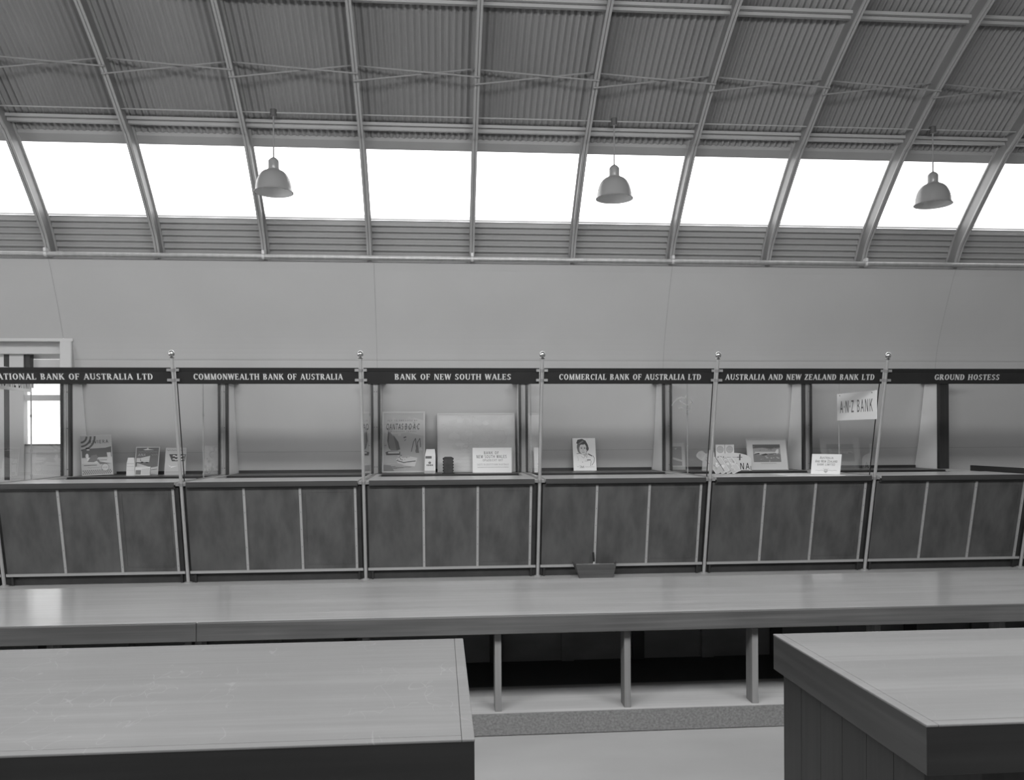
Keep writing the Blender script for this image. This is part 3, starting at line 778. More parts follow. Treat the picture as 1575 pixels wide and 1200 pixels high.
# ---------------------------------------------------------------- flat things: cards, pictures, posters
class Card:
    """board w x h standing at loc, front towards local -Y; prints are thin sheets on its face"""
    def __init__(s, name, label, cat, loc, w, h, th, base, rz=0, lean=0, spin=0, frame=None, group=None, outline=None):
        loc = (loc[0], loc[1], loc[2]+(th*abs(math.sin(lean))+.0006 if lean else 0)+(w*math.sin(spin) if spin > 0 else 0))
        s.r = thing(name, label, cat, loc, (0, 0, 0), group)
        s.r.rotation_mode = 'XYZ'
        M = Matrix.Translation(Vector(loc)) @ Matrix.Rotation(rz, 4, 'Z') @ Matrix.Rotation(-lean, 4, 'X') @ Matrix.Rotation(spin, 4, 'Y')
        s.r.rotation_euler = M.to_euler(); ROOTM[s.r.name] = M
        s.w, s.h = w, h
        m1 = MB()
        if outline: m1.prism(outline, 0, th)
        else: m1.box(0, w, 0, th, 0, h)
        m1.build('backing_board', base, s.r, world=False, bevel=.0008 if th > .004 else 0)
        if frame:
            fw, fm = frame; m1 = MB()
            m1.box(-.0, fw, -.008, -.0002, 0, h); m1.box(w-fw, w, -.008, -.0002, 0, h); m1.box(fw, w-fw, -.008, -.0002, 0, fw); m1.box(fw, w-fw, -.008, -.0002, h-fw, h)
            m1.build('frame', fm, s.r, world=False)
        s.mb = MB(); s.mats = []; s.d = .0006
    def _mi(s, v):
        m = G(v)
        if m not in s.mats: s.mats.append(m)
        return s.mats.index(m)
    def poly(s, pts, v, nl=True):
        s.mb.poly([(p[0]*s.w, -s.d, p[1]*s.h) for p in pts], s._mi(v))
        if nl: s.d += .00015
    def rect(s, x0, x1, y0, y1, v): s.poly([(x0, y0), (x1, y0), (x1, y1), (x0, y1)], v)
    def ell(s, cx, cy, rx, ry, v, n=24, a0=0, a1=360):
        s.poly([(cx+rx*math.cos(math.radians(a0+(a1-a0)*i/n)), cy+ry*math.sin(math.radians(a0+(a1-a0)*i/n))) for i in range(n+(0 if a1-a0 == 360 else 1))], v)
    def line(s, pts, wd, v):
        mi = s._mi(v)
        for a, b in zip(pts[:-1], pts[1:]):
            ax, ay, bx, by = a[0]*s.w, a[1]*s.h, b[0]*s.w, b[1]*s.h
            l = math.hypot(bx-ax, by-ay) or 1; nx, ny = -(by-ay)/l*wd/2, (bx-ax)/l*wd/2
            s.mb.poly([(ax-nx, -s.d, ay-ny), (bx-nx, -s.d, by-ny), (bx+nx, -s.d, by+ny), (ax+nx, -s.d, ay+ny)], mi)
        s.d += .00015
    def arc(s, cx, cy, r0, r1, a0, a1, v, n=16):
        mi = s._mi(v); k = s.w
        P = [(math.cos(math.radians(a0+(a1-a0)*i/n)), math.sin(math.radians(a0+(a1-a0)*i/n))) for i in range(n+1)]
        for a, b in zip(P[:-1], P[1:]):
            s.mb.poly([(cx*s.w+a[0]*r0*k, -s.d, cy*s.h+a[1]*r0*k), (cx*s.w+a[0]*r1*k, -s.d, cy*s.h+a[1]*r1*k), (cx*s.w+b[0]*r1*k, -s.d, cy*s.h+b[1]*r1*k), (cx*s.w+b[0]*r0*k, -s.d, cy*s.h+b[1]*r0*k)], mi)
        s.d += .00015
    def text(s, t, x0, x1, y, h, v, serif=False, slant=0., gap=.1, small=None):
        P, w = text(t, h*s.h, (x1-x0)*s.w, serif, gap, slant, small); mi = s._mi(v)
        for q in P: s.mb.poly([(x0*s.w+p[0], -s.d, y*s.h+p[1]) for p in q], mi)
        s.d += .00015
    def scrawl(s, x0, x1, y, h, v, n=9, wd=.0022):
        """a line of writing too small to read in the photograph"""
        pts = [(x0+(x1-x0)*i/n, y+h*(.5+.5*math.sin(i*2.4)*random.uniform(.5, 1))) for i in range(n+1)]
        s.line(pts, wd, v)
    def blots(s, x0, x1, y0, y1, n, vs, sz):
        for i in range(n):
            cx, cy = random.uniform(x0, x1), random.uniform(y0, y1); r = random.uniform(.4, 1)*sz
            s.poly([(min(max(cx+r*random.uniform(.5, 1)*math.cos(a*PI/4)*1.4, x0), x1), min(max(cy+r*random.uniform(.5, 1)*math.sin(a*PI/4), y0), y1)) for a in range(8)], random.choice(vs))
    def wiggle(s, x, y, n, step, wd, v, bounds=(0.03, .97, .03, .97)):
        a = random.uniform(0, 6.28); P = [(x, y)]
        for i in range(n):
            a += random.uniform(-1.1, 1.1)
            x = min(max(x+step*math.cos(a), bounds[0]), bounds[1]); y = min(max(y+step*math.sin(a), bounds[2]), bounds[3]); P.append((x, y))
        s.line(P, wd, v)
    def done(s):
        if s.mb.f: s.mb.build('print', s.mats, s.r, world=False, recalc=False)
        return s.r

def spot(u, v, Y): p = atY(u, v, Y); return (p.x, Y, max(p.z, .9705))
LZ = .9708
WAVE = lambda x0, x1, y, a, n: [(x0+(x1-x0)*i/n, y+a*math.sin(i*1.3)) for i in range(n+1)]

# --- far left counter
p = atY(126, 730, 9.95)
c = Card('poster_card', 'tall RIVIERA travel card with a striped sunshade on the far left ledge', 'poster', (p.x, 9.95, LZ), .338, .445, .008, G(.40), spin=-.045)
c.rect(.02, .98, .02, .98, .36)
for i in range(3): c.arc(.02, .98, .16+.13*i, .22+.13*i, 270, 360, .13)
c.text('RIVIERA', .28, .9, .795, .085, .07, gap=.14)
c.poly([(.04, .45), (.98, .45), (.98, .71), (.8, .68), (.1, .67), (.04, .6)], .14)
c.poly([(.02, .44), (.5, .36), (.98, .44), (.98, .3), (.02, .3)], .42)
c.ell(.2, .49, .05, .06, .5); c.ell(.25, .40, .06, .05, .52)
c.poly([(.2, .34), (.34, .5), (.5, .52), (.6, .34), (.95, .28), (.6, .27), (.5, .36), (.4, .33)], .20)
c.ell(.22, .68, .06, .025, .05); c.ell(.24, .645, .05, .02, .4)
c.poly([(.86, .38), (.96, .38), (.96, .56), (.83, .56)], .42)
c.rect(.52, .86, .395, .425, .40); c.rect(.6, .83, .365, .38, .2)
c.rect(.08, .5, .245, .265, .18); c.scrawl(.2, .62, .18, .03, .15)
for i in range(14):
    for j in range(3):
        c.mb.poly([((.04+.066*i+.033*(j % 2))*c.w, -c.d, (.03+.037*j)*c.h), ((.073+.066*i+.033*(j % 2))*c.w, -c.d, (.03+.037*j)*c.h), ((.073+.066*i+.033*(j % 2))*c.w, -c.d, (.062+.037*j)*c.h), ((.04+.066*i+.033*(j % 2))*c.w, -c.d, (.062+.037*j)*c.h)], c._mi(.17)) if .073+.066*i+.033*(j % 2) < .98 else None
c.d += .0002
c.ell(.76, .19, .125, .095, .22); c.ell(.76, .19, .11, .083, .42); c.scrawl(.68, .84, .17, .04, .16)
c.done()
p = atY(206, 730, 10.05)
c = Card('brochure', 'dark travel brochure with a pale border and collage on the far left ledge', 'brochure', (p.x, 10.05, LZ), .262, .325, .006, G(.45), lean=.24)
c.rect(.03, .97, .02, .97, .17); c.poly([(.3, .9), (.45, .93), (.5, .97), (.55, .92), (.78, .89), (.55, .885), (.4, .88)], .5)
c.scrawl(.12, .9, .81, .03, .35, 16); c.text('ANA', .1, .42, .67, .09, .33, slant=.2); c.scrawl(.66, .95, .68, .07, .3, 8)
c.poly([(.26, .5), (.6, .5), (.62, .68), (.22, .6)], .45); c.rect(.06, .22, .48, .6, .42); c.rect(.06, .6, .46, .49, .5)
c.rect(.25, .35, .42, .47, .04); c.rect(.45, .56, .42, .46, .05)
c.poly([(.02, .02), (.98, .02), (.98, .3), (.7, .26), (.1, .42)], .40); c.rect(.1, .35, .03, .14, .15); c.line([(.05, .2), (.9, .24)], .004, .5)
c.line([(.7, .17), (.95, .2)], .005, .1)
c.done()
p = atY(194, 730, 9.86)
c = Card('leaflet', 'small white folded leaflet just left of the dark brochure', 'leaflet', (p.x, 9.86, LZ), .098, .20, .03, G(.52), lean=.05, outline=[(0, 0), (.09, 0), (.09, .14), (.078, .2), (.018, .2), (.004, .14)])
c.rect(.08, .85, .66, .68, .3); c.rect(.08, .85, .5, .52, .36); c.rect(.08, .85, .3, .31, .36)
c.done()
p = atY(207, 730, 9.80)
c = Card('leaflet', 'low stack of printed leaflets in front of the dark brochure', 'leaflet', (p.x, 9.80, LZ), .16, .10, .02, G(.45), lean=.3)
c.rect(.05, .4, .1, .6, .2); c.rect(.45, .95, .1, .9, .4); c.line([(.0, .75), (1, .9)], .006, .56)
c.done()
p = atY(252.5, 729.5, 9.98)
c = Card('brochure', 'pale card with a dark banner across its top, behind the leftmost pole', 'brochure', (p.x, 9.98, LZ), .232, .312, .006, G(.42), lean=.2)
c.rect(.02, .98, .02, .98, .40); c.scrawl(.05, .9, .88, .05, .12, 18, .003)
c.poly([(.18, .76), (.99, .76), (.93, .5), (.33, .5)], .09)
for y in (.69, .57): c.line(WAVE(.36, .9, y, .025, 12), .012, .5)
c.poly([(.12, .38), (.25, .34), (.2, .3), (.38, .32), (.6, .33), (.4, .28), (.28, .25), (.3, .3)], .6)
c.rect(.05, .9, .1, .115, .25); c.rect(.05, .9, .05, .06, .3)
c.done()
p = atY(313, 728, 10.02)
c = Card('poster_card', 'pale mottled picture seen through the glass right of the leftmost pole', 'poster', (p.x, 10.02, LZ), .20, .33, .006, G(.42), lean=.15)
c.blots(.03, .97, .03, .97, 34, (.36, .46, .30, .50, .40), .09)
for i in range(5): c.wiggle(random.uniform(.2, .8), random.uniform(.2, .8), 14, .06, .003, .22)
c.done()
# sign fixed to the glass by the doorway
c = Card('hanging_sign', 'white bank sign on the glass at the far left beside the doorway', 'sign', (PX[0]+.012, 8.15, 1.857), .84, .215, .006, G(.70), rz=PI/2)
c.text('NATIONAL BANK', .05, .97, .14, .68, .07, gap=.12)
c.done()

# --- third counter: framed poster, carton, ridged box, map, card
p = atY(587.5, 727, 10.02)
c = Card('framed_poster', 'framed airline poster of sailing boats, left on the third ledge', 'poster', (p.x, 10.02, LZ), .497, .715, .012, G(.33), lean=.13, frame=(.018, G(.36)))
c.rect(.04, .96, .03, .97, .29)
c.poly([(.04, .78), (.3, .8), (.55, .87), (.75, .9), (.96, .86), (.96, .6), (.6, .66), (.2, .62), (.04, .66)], .335)
c.blots(.05, .95, .6, .93, 10, (.27, .31, .34), .06)
c.text('FLY TO PARADISE BY', .13, .82, .84, .026, .12, gap=.3)
c.text('QANTAS.B.O.A.C', .09, .87, .705, .098, .05, slant=.17, gap=.08)
c.text('OVERSEAS TRAVEL', .2, .8, .665, .018, .14, gap=.35)
c.poly([(.14, .69), (.2, .6), (.22, .36), (.16, .40), (.12, .52)], .10)
c.poly([(.17, .68), (.28, .58), (.36, .36), (.2, .36), (.15, .48)], .20); c.poly([(.26, .62), (.38, .5), (.42, .38), (.34, .36)], .13)
c.poly([(.08, .335), (.14, .35), (.42, .34), (.42, .29), (.1, .285)], .09); c.rect(.14, .40, .315, .34, .36)
for x in (.78, .88): c.line([(x-.1, .34), (x-.05, .5), (x, .56), (x+.02, .36)], .008, .12)
c.poly([(.84, .36), (.95, .36), (.9, .42)], .34); c.poly([(.78, .32), (.86, .32), (.82, .52)], .16)
c.poly([(.33, .215), (.38, .26), (.6, .27), (.82, .24), (.76, .1), (.52, .115), (.36, .16)], .42)
c.poly([(.36, .26), (.5, .285), (.66, .28), (.64, .25), (.4, .235)], .30)
c.line([(.34, .2), (.5, .165), (.78, .19)], .010, .08); c.blots(.36, .7, .2, .29, 12, (.14, .4, .2), .02)
for i in range(9): c.line([(.06+.1*random.random(), .05+.012*i), (.3+.5*random.random(), .055+.012*i)], .004, random.choice((.16, .2, .36)))
c.poly([(.04, .03), (.28, .03), (.2, .12), (.04, .13)], .2); c.line([(.5, .57), (.56, .585)], .014, .12); c.line([(.52, .52), (.55, .54)], .008, .15)
c.line([(.06, .44), (.1, .45)], .006, .14)
c.done()
p = atY(653, 726.5, 9.9)
r = thing('carton', 'small white printed carton between the sailing poster and the map', 'carton', (p.x+.065, 9.9, LZ))
x = p.x; m1 = MB()
m1.hexa([(x, 9.86, LZ), (x+.125, 9.86, LZ), (x+.125, 9.94, LZ), (x, 9.94, LZ), (x+.006, 9.86, LZ+.20), (x+.125, 9.86, LZ+.20), (x+.125, 9.94, LZ+.20), (x+.006, 9.94, LZ+.20)])
m1.hexa([(x+.006, 9.86, LZ+.20), (x+.125, 9.86, LZ+.20), (x+.125, 9.94, LZ+.20), (x+.006, 9.94, LZ+.20), (x+.022, 9.875, LZ+.275), (x+.118, 9.875, LZ+.275), (x+.118, 9.925, LZ+.275), (x+.022, 9.925, LZ+.275)])
m1.build('box_body', G(.60), r)
m1 = MB(); y = 9.859
m1.box(x+.002, x+.125, y-.0005, y, LZ+.001, LZ+.03, 2); m1.box(x+.012, x+.082, y-.0006, y, LZ+.168, LZ+.196, 0)
m1.lathe([(.001, 0), (.016, 0)], 16, (0, 0, 0), 1) if 0 else None
m1.poly([(x+.06+.016*math.cos(a*PI/8), y-.0007, LZ+.12+.014*math.sin(a*PI/8)) for a in range(16)], 1)
for q in range(7): m1.box(x+.024+.011*q, x+.032+.011*q, y-.0007, y, LZ+.083, LZ+.102, 1)
m1.build('print', [G(.16), G(.22), G(.36)], r)
p = atY(681, 726.5, 9.78)
r = thing('ridged_box', 'small dark ridged box standing before the framed map', 'box', (p.x+.062, 9.78, LZ))
x = p.x+.062; m1 = MB()
m1.box(x-.072, x+.072, 9.74, 9.82, LZ, LZ+.008)
m1.box(x-.055, x+.055, 9.748, 9.812, LZ+.008, LZ+.172); m1.build('body', mat('dark_bakelite', .045, .35, .4, var=.3, scale=(14, 14, 14)), r, bevel=.004)
m1 = MB()
for q in range(5): m1.box(x-.061, x+.061, 9.745, 9.815, LZ+.03+q*.032, LZ+.04+q*.032) if 0 else [m1.box(x+s*.055-.007, x+s*.055+.007, 9.745, 9.815, LZ+.025+q*.033, LZ+.042+q*.033) for s in (-1, 1)]
m1.build('ridges', G(.03), r, bevel=.003)
m1 = MB(); m1.hexa([(x-.065, 9.742, LZ+.172), (x+.065, 9.742, LZ+.172), (x+.065, 9.818, LZ+.172), (x-.065, 9.818, LZ+.172), (x-.035, 9.76, LZ+.19), (x+.035, 9.76, LZ+.19), (x+.035, 9.80, LZ+.19), (x-.035, 9.80, LZ+.19)]); m1.build('lid', G(.06), r)
p = atY(673, 726, 10.02)
c = Card('framed_map', 'large pale framed map leaning on the wall of the third ledge', 'map', (p.x, 10.02, LZ), .91, .695, .012, G(.42), lean=.13, frame=(.016, G(.40)))
c.rect(.03, .975, .03, .965, .44)
c.blots(.04, .96, .35, .95, 30, (.42, .45, .47, .43), .09)
c.poly([(.03, .03), (.97, .03), (.97, .35), (.6, .38), (.45, .36), (.3, .22), (.03, .1)], .46)
for i in range(46): c.wiggle(random.uniform(.15, .93), random.uniform(.38, .92), random.randint(6, 20), .022, .0016, random.choice((.40, .38, .41, .36)), (.04, .965, .3, .955))
c.wiggle(.5, .9, 30,   .03, .0026, .36, (.46, .6, .35, .95)); c.wiggle(.75, .5, 34, .03, .0026, .35, (.66, .92, .4, .7)); c.wiggle(.2, .6, 34, .03, .0026, .37, (.1, .4, .35, .7))
c.line([(.45, .04), (.45, .95)], .0015, .38); c.line([(.04, .5), (.96, .52)], .0015, .38)
for i in range(5): c.scrawl(.24, .44, .08+.06*i, .02, .36, 8, .002)
c.line([(.05, .8), (.09, .8)], .003, .33)
c.done()
p = atY(727, 727, 9.86)
c = Card('sign_card', 'white printed bank card propped against the framed map', 'sign', (p.x, 9.86, LZ), .452, .288, .005, G(.66), lean=.12)
c.text('BANK OF', .29, .67, .735, .115, .10, gap=.2); c.text('NEW SOUTH WALES', .1, .87, .58, .125, .08, gap=.16)
c.text('OPGERICHT 1817', .26, .77, .455, .085, .16, gap=.16)
c.text('OUDSTE EN GROOTSTE BANK IN AUSTRALIE', .12, .92, .285, .075, .26, gap=.2)
c.scrawl(.12, .92, .2, .03, .22, 40, .003)
c.done()

# --- fourth counter
p = atY(882.5, 724, 10.13)
c = Card('portrait_card', 'white card with a drawn portrait of a woman in uniform cap', 'poster', (p.x, 10.13, LZ), .276, .40, .008, G(.66), lean=.25)
c.rect(.01, .99, .01, .99, .655)
c.poly([(.1, .12), (.09, .36), (.16, .5), (.36, .56), (.5, .48), (.66, .56), (.86, .46), (.95, .36), (.86, .2), (.8, .12)], .63)
c.ell(.43, .72, .25, .215, .17); c.ell(.40, .64, .2, .13, .24)
c.poly([(.38, .6), (.58, .6), (.62, .5), (.52, .44), (.4, .5)], .44)
c.ell(.45, .665, .165, .165, .58)
c.poly([(.16, .84), (.22, .95), (.42, .98), (.58, .92), (.62, .85), (.48, .80), (.3, .80)], .09); c.poly([(.24, .83), (.44, .93), (.5, .9), (.3, .81)], .24)
c.poly([(.6, .86), (.68, .76), (.68, .64), (.62, .6), (.6, .72), (.54, .82)], .10); c.ell(.64, .68, .06, .07, .12)
for x in (.38, .52): c.ell(x, .685, .035, .014, .10); c.line([(x-.045, .715), (x+.045, .72)], .004, .18)
c.line([(.455, .68), (.44, .61), (.47, .605)], .004, .34); c.line([(.40, .565), (.45, .557), (.51, .565)], .006, .2)
c.poly([(.5, .455), (.4, .5), (.36, .43), (.46, .38)], .66); c.line([(.36, .44), (.46, .38), (.52, .46)], .004, .3); c.line([(.52, .46), (.6, .4), (.62, .52)], .004, .3)
c.poly([(.66, .53), (.84, .46), (.83, .43), (.66, .49)], .13); c.poly([(.15, .53), (.32, .545), (.31, .525), (.16, .515)], .2)
c.line([(.86, .46), (.93, .38), (.9, .26), (.8, .16)], .007, .26); c.line([(.78, .3), (.76, .22), (.74, .14)], .006, .26)
c.rect(.6, .76, .31, .34, .2); c.rect(.5, .66, .29, .3, .3); c.ell(.4, .26, .02, .014, .3); c.line([(.2, .44), (.22, .3)], .004, .4)
c.text('TAA', .26, .46, .095, .055, .10, gap=.12); c.rect(.26, .46, .082, .088, .2)
c.scrawl(.15, .23, .11, .025, .3, 4, .003); c.scrawl(.5, .92, .10, .025, .3, 14, .003)
c.done()
# dustpan on the floor
zf = 0
r = thing('dust_scoop', 'dark trapezoid dust scoop on the floor against the fourth counter', 'dustpan', (1.528, 8.34, 0))
m1 = MB(); A = lambda y, z: y
m1.hexa([(1.358, 8.30, .001), (1.690, 8.30, .001), (1.690, 8.315, .001), (1.358, 8.315, .001), (1.318, 8.30, .132), (1.722, 8.30, .132), (1.722, 8.315, .132), (1.318, 8.315, .132)]); m1.build('front_board', wood('scoop_wood', .075, .5, var=.2, along='X'), r)
m1 = MB(); m1.hexa([(1.358, 8.315, .001), (1.690, 8.315, .001), (1.690, 8.38, .001), (1.358, 8.38, .001), (1.358, 8.315, .008), (1.690, 8.315, .008), (1.69, 8.38, .008), (1.358, 8.38, .008)]); m1.build('bottom', MATS['scoop_wood'], r)
for a, b in ((1.318, 1.358), (1.722, 1.690)):
    s = 1 if a < b else -1
    m1 = MB(); m1.hexa([(b, 8.315, .008), (b+.01*s, 8.315, .008), (b+.01*s, 8.38, .008), (b, 8.38, .008), (a, 8.315, .134), (a+.01*s, 8.315, .134), (a-.012*s, 8.40, .15), (a-.022*s, 8.40, .15)]); m1.build('side_board', MATS['scoop_wood'], r)
m1 = MB(); m1.tube([(1.506, 8.34, .155), (1.503, 8.355, .245)], .010, 12); m1.build('handle', G(.012), r, smooth=True)
m1 = MB(); m1.lathe([(.001, 0), (.014, 0), (.010, .012), (.002, .02)], 12, (1.507, 8.34, .133)); m1.box(1.45, 1.56, 8.315, 8.35, .126, .134); m1.build('handle_socket', G(.3), r, smooth=True)

# --- fifth counter
p = atY(1029, 722, 10.05)
c = Card('framed_picture', 'framed picture with a pale mount, behind glass left of the fourth pole', 'picture', (p.x, 10.05, LZ), .205, .34, .01, G(.46), lean=.15, frame=(.01, G(.36)))
c.rect(.05, .97, .04, .96, .48); c.rect(.1, .8, .16, .84, .24); c.poly([(.1, .5), (.4, .40), (.8, .32), (.8, .16), (.1, .16)], .20); c.poly([(.1, .42), (.5, .34), (.8, .30), (.8, .36), (.4, .44), (.1, .48)], .46)
c.ell(.45, .76, .06, .03, .42)
c.done()
p = atY(1072, 723, 9.9)
c = Card('cutout_card', 'pale cut-out display card with a round head left of the fourth pole', 'display card', (p.x, 9.9, LZ), .2, .26, .006, G(.46), lean=.1,
         outline=[(.06, 0), (.22, 0), (.22, .20), (.2, .24), (.16, .245), (.14, .21), (.12, .2), (.1, .215), (.07, .235), (.03, .225), (.0, .19), (.0, .16), (.03, .135), (.07, .11)])
c.poly([(.3, .5), (.55, .78), (.62, .74), (.4, .44)], .52); c.ell(.2, .7, .1, .08, .40); c.line([(.55, .5), (.75, .3)], .012, .3); c.line([(.6, .62), (.7, .5)], .01, .32)
c.done()
p = atY(1098, 725, 9.80)
hb = .185
ol = [(0, 0), (.455, 0), (.455, .125)]+[(.2275+.2275*math.cos(a*PI/16), .125+(.21-.125)*math.sin(a*PI/16)) for a in range(1, 16)]+[(0, .125)]
c = Card('display_board', 'white round-topped airline display board on the fifth ledge', 'display board', (p.x, 9.80, LZ), .455, .21, .008, G(.56), lean=.08, outline=ol)
c.text('ANA', .1, .29, .70, .115, .05, gap=.3); c.line([(.3, .755), (.66, .755)], .003, .12)
c.poly([(.62, .735), (.76, .74), (.76, .77), (.62, .775)], .1); c.poly([(.67, .58), (.71, .58), (.72, .92), (.68, .92)], .12)
c.text('ANA', .545, .95, .07, .36, .02, gap=.22); c.rect(.7, .93, .01, .03, .12); c.poly([(.97, .02), (.985, .02), (.985, .27), (.97, .25)], .03)
c.done()
for i, u in enumerate((1101.5, 1116)):
    p = atY(u, 720, 9.93)
    c = Card('badge_card', 'square white card with a grey disc above the round-topped board, %s one' % ('left' if i == 0 else 'right'), 'card', (p.x, 9.93, LZ), .108, .305, .004, G(.66), lean=.05, group='square disc cards')
    c.ell(.5, .81, .40, .142, .42); c.ell(.5, .81, .33, .117, .46); c.rect(.3, .7, .80, .818, .38)
    c.done()
p = atY(1151, 724, 9.86)
c = Card('framed_picture', 'framed aeroplane photograph with a wide pale mount on the fifth ledge', 'picture', (p.x, 9.86, LZ), .485, .385, .012, G(.50), lean=.22, frame=(.006, G(.46)))
c.rect(.015, .985, .015, .93, .47); c.rect(.015, .985, .93, .985, .42)
c.rect(.155, .845, .25, .80, .22); c.rect(.155, .845, .66, .80, .14); c.poly([(.155, .68), (.4, .7), (.6, .66), (.845, .7), (.845, .5), (.155, .5)], .26)
c.blots(.16, .84, .26, .5, 16, (.3, .36, .24), .035); c.blots(.16, .84, .6, .74, 8, (.24, .30), .035)
c.poly([(.17, .51), (.2, .545), (.35, .56), (.7, .545), (.755, .52), (.7, .49), (.4, .47), (.22, .475)], .40)
c.poly([(.18, .50), (.3, .535), (.32, .49), (.2, .48)], .06); c.poly([(.33, .475), (.48, .52), (.52, .47), (.4, .455)], .06); c.poly([(.42, .5), (.74, .525), (.755, .51), (.6, .475)], .15)
c.poly([(.70, .545), (.755, .65), (.80, .65), (.79, .53), (.75, .51)], .52); c.line([(.2, .56), (.7, .552)], .006, .52)
c.scrawl(.32, .72, .19, .025, .25, 18, .003)
c.done()
# fanned leaflets on the counter
for i, (u, du) in enumerate(((1097, 0), (1107, 0), (1118, 0), (1126, 0))):
    p = atY(1102+9.5*i, 733, 8.72)
    c = Card('leaflet', 'glossy leaflet fanned on the fifth countertop, %s of four' % ('leftmost', 'second', 'third', 'rightmost')[i], 'leaflet', (p.x, 8.72+.018*i, .9805), .095, .175, .003, G(.42+.05*(i % 2)), lean=.45, spin=-.42, group='leaflets fanned on the counter')
    c.rect(.04, .96, .04, .96, .36+.06*(i % 2)); c.blots(.08, .92, .1, .9, 9, (.26, .5, .56, .3), .14)
    c.line([(.0, .0), (.0, 1)], .006, .5); c.line([(1, 0), (1, 1)], .006, .12 if i == 0 else .5)
    c.done()
# papers lying flat on the counter
m1 = MB(); a = atY(1165, 731, 8.6)
m1.box(3.46, 4.06, 8.30, 8.78, .9802, .9835); o = m1.build('paper_sheet', mat('white_paper', .80, .5)); o.location = (0, 0, 0)
tag(o, 'white sheet of paper lying flat on the fifth countertop', 'paper')
p = atY(1247, 730, 8.45)
c = Card('sign_card', 'white printed bank card tilted up on the fifth countertop', 'sign', (p.x, 8.45, .9850), .297, .208, .004, G(.66), lean=-.2, rz=-.1, spin=.015)
c.text('AUSTRALIA', .27, .72, .76, .135, .12, small=.8, gap=.18); c.text('AND NEW ZEALAND', .12, .87, .585, .13, .12, small=.8, gap=.16); c.text('BANK LIMITED', .2, .8, .43, .11, .14, gap=.2)
c.line(WAVE(.15, .42, .19, .015, 8), .003, .36); c.line(WAVE(.58, .88, .19, .015, 8), .003, .36)
c.poly([(.44, .24), (.56, .24), (.56, .12), (.5, .06), (.44, .12)], .34); c.poly([(.46, .22), (.54, .22), (.54, .15), (.46, .15)], .5); c.scrawl(.4, .6, .27, .02, .4, 8)
c.done()
# sign fixed to the glass
c = Card('hanging_sign', 'white sign with dark capitals fixed to the glass left of the rightmost pole', 'sign', (PX[5]-.012, 9.02, 1.542), .845, .288, .006, mat('sign_enamel', .9, .4), rz=-PI/2)
c.text('A.N.Z BANK', .08, .92, .28, .44, .19, gap=.14)
c.done()
for x in (.068, .76):
    m1 = MB(); m1.tube([(x, -.003, .268), (x, .0, .268)], .006, 10); m1.build('screw', G(.1), c.r, world=False)

# ---------------------------------------------------------------- baggage bench
r = thing('baggage_bench', 'long low timber baggage bench running across in front of the counters', 'bench', (1, 4.5, 0))
BX0, BX1 = -5.5, 6.5
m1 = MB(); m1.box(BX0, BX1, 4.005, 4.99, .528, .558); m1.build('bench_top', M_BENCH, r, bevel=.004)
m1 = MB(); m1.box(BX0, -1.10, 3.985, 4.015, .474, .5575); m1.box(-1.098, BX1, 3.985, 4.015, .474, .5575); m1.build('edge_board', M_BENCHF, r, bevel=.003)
for x in (-4.9, -4.25, -3.6, -3.0, -2.375, -1.752, -1.147, -1.102, -.346, .270, .888, 1.513, 2.129, 2.772, 3.40, 4.02, 4.65, 5.27, 5.9):
    m1 = MB(); m1.box(x-.0155, x+.0155, 4.03, 4.115, .10, .526); m1.build('leg', M_LEG, r, bevel=.002)
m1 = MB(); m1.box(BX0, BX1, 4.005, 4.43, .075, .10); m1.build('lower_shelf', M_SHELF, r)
m1 = MB(); m1.box(BX0, BX1, 4.43, 4.96, .075, .092); m1.build('shelf_shade_board', M_DARK, r)  # near-black board added to stand in for the shade under the bench
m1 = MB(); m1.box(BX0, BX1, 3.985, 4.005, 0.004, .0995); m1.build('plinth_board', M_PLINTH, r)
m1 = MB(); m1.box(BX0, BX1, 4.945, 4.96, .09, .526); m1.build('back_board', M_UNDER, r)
for i in range(-12, 16):
    m1 = MB(); x = .32+i*.415
    m1.box(x-.035, x+.035, 4.925, 4.945, .092, .526); m1.build('back_stud', M_UNDER if i % 2 else M_KICK, r)

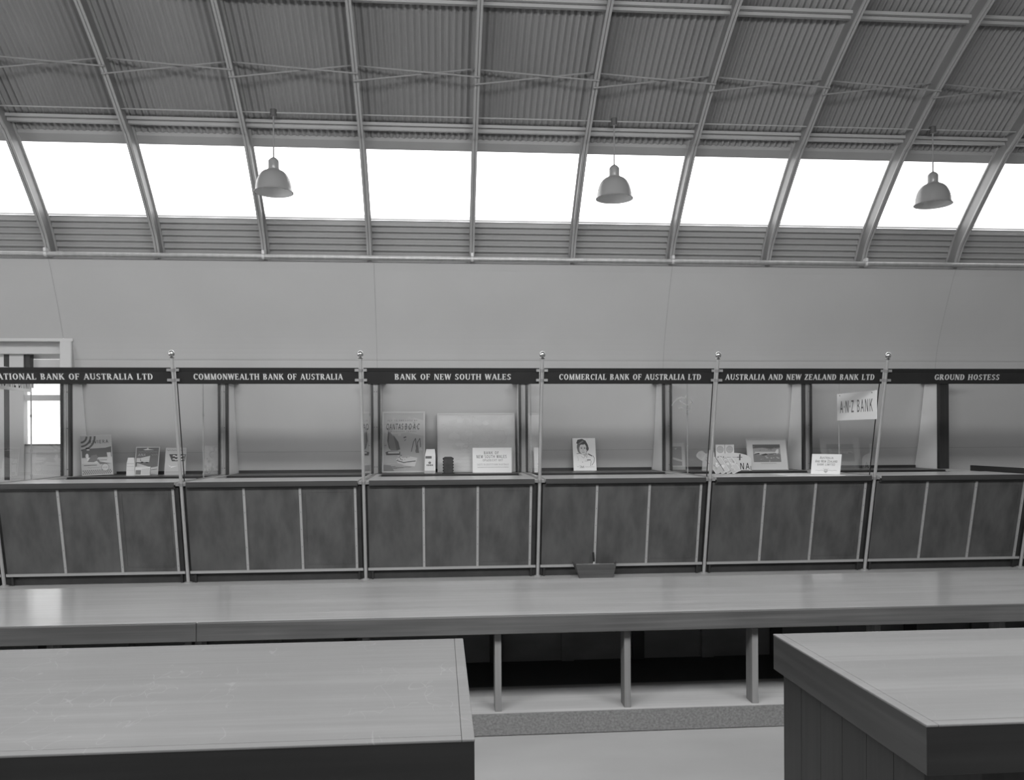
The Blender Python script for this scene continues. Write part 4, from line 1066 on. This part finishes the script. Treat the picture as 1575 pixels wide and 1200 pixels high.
# ---------------------------------------------------------------- near tables
def table(label, x0, x1, y0, y1, top, body, edge_left):
    r = thing('counter_table', label, 'table', ((x0+x1)/2, (y0+y1)/2, 0))
    zt = .75
    m1 = MB(); m1.box(x0+.028, x1-.028, y0+.028, y1+.0005, zt-.03, zt+.0006); m1.build('tabletop', top, r)
    # mitred edge boards with rounded arris
    zb = zt-.113; e = .028; f = .012
    def edge(q, nm, m_):
        m1 = MB(); m1.hexa([(p[0], p[1], zb) for p in q]+[(p[0], p[1], zt) for p in q]); m1.build(nm, m_, r, bevel=.002)
    edge([(x0, y0), (x1, y0), (x1-e, y0+e), (x0+e, y0+e)], 'front_edge', M_TEDGE)
    edge([(x0+e, y1-f), (x1-e, y1-f), (x1, y1), (x0, y1)], 'rear_edge', M_TEDGE)
    edge([(x0, y0), (x0+e, y0+e), (x0+e, y1-f), (x0, y1)], 'side_edge', M_TSIDE)
    edge([(x1-e, y0+e), (x1, y0), (x1, y1), (x1-e, y1-f)], 'side_edge', M_TSIDE)
    # lipping of the top timber laid over the edge boards
    m1 = MB(); l0, l1 = zt-.0045, zt+.0012
    m1.box(x0-.0008, x0+.027, y0-.0008, y1, l0, l1); m1.box(x1-.027, x1+.0008, y0-.0008, y1, l0, l1); m1.box(x0+.0275, x1-.0275, y0-.0008, y0+.0265, l0, l1)
    m1.build('lipping', top, r, bevel=.0015)
    for a, b in body:
        m1 = MB(); n_ = 6; d = (y1-.04-(y0+.04))/n_
        for i in range(n_): m1.box(a, b, y0+.04+d*i+.001, y0+.04+d*(i+1)-.001, 0, zt-.113)
        m1.build('end_panel', M_TBODY, r)
    if body:
        m1 = MB(); m1.box(body[0][0] if len(body) == 1 else body[0][1], body[-1][1] if len(body) == 1 else body[-1][0], y1-.30, y1-.28, .1, zt-.113)
        m1.build('stretcher_board', M_TBODY, r)
    return r
table('near left counter table, its pale top covered in scratches', -3.2, .0715, 1.835, 2.752, M_TABLE, [(-3.1, -2.97), (-.20, -.06)], 0)
table('near right counter table with its end towards the camera left', 1.0765, 4.2, 1.825, 2.706, M_TABLE2, [(1.094, 1.232), (4.0, 4.14)], 1)

# ---------------------------------------------------------------- light and camera
w = bpy.data.worlds.new('World'); sc.world = w; w.use_nodes = True
bg = w.node_tree.nodes['Background']; bg.inputs[0].default_value = g3(1); bg.inputs[1].default_value = 2.0

cam = bpy.data.cameras.new('Camera'); co = bpy.data.objects.new('Camera', cam); COL.objects.link(co)
cam.sensor_width = 36; cam.sensor_fit = 'HORIZONTAL'; cam.lens = 36*F/1575
cam.shift_x = 0; cam.shift_y = (CY-600)/1575
cam.clip_start = .05; cam.clip_end = 300
co.matrix_world = Matrix.Translation((0, 0, H)) @ Matrix.Rotation(-YAW, 4, 'Z') @ Matrix.Rotation(PI/2, 4, 'X') @ Matrix.Rotation(ROLL, 4, 'Z')
sc.camera = co
sc.view_settings.view_transform = 'Standard'; sc.view_settings.look = 'None'
sc.view_settings.exposure = 0; sc.view_settings.gamma = 1; sc.view_settings.use_curve_mapping = False
sc.cycles.use_denoising = True
sc.cycles.max_bounces = 8; sc.cycles.diffuse_bounces = 5; sc.cycles.transparent_max_bounces = 16
sc.cycles.sample_clamp_indirect = 6
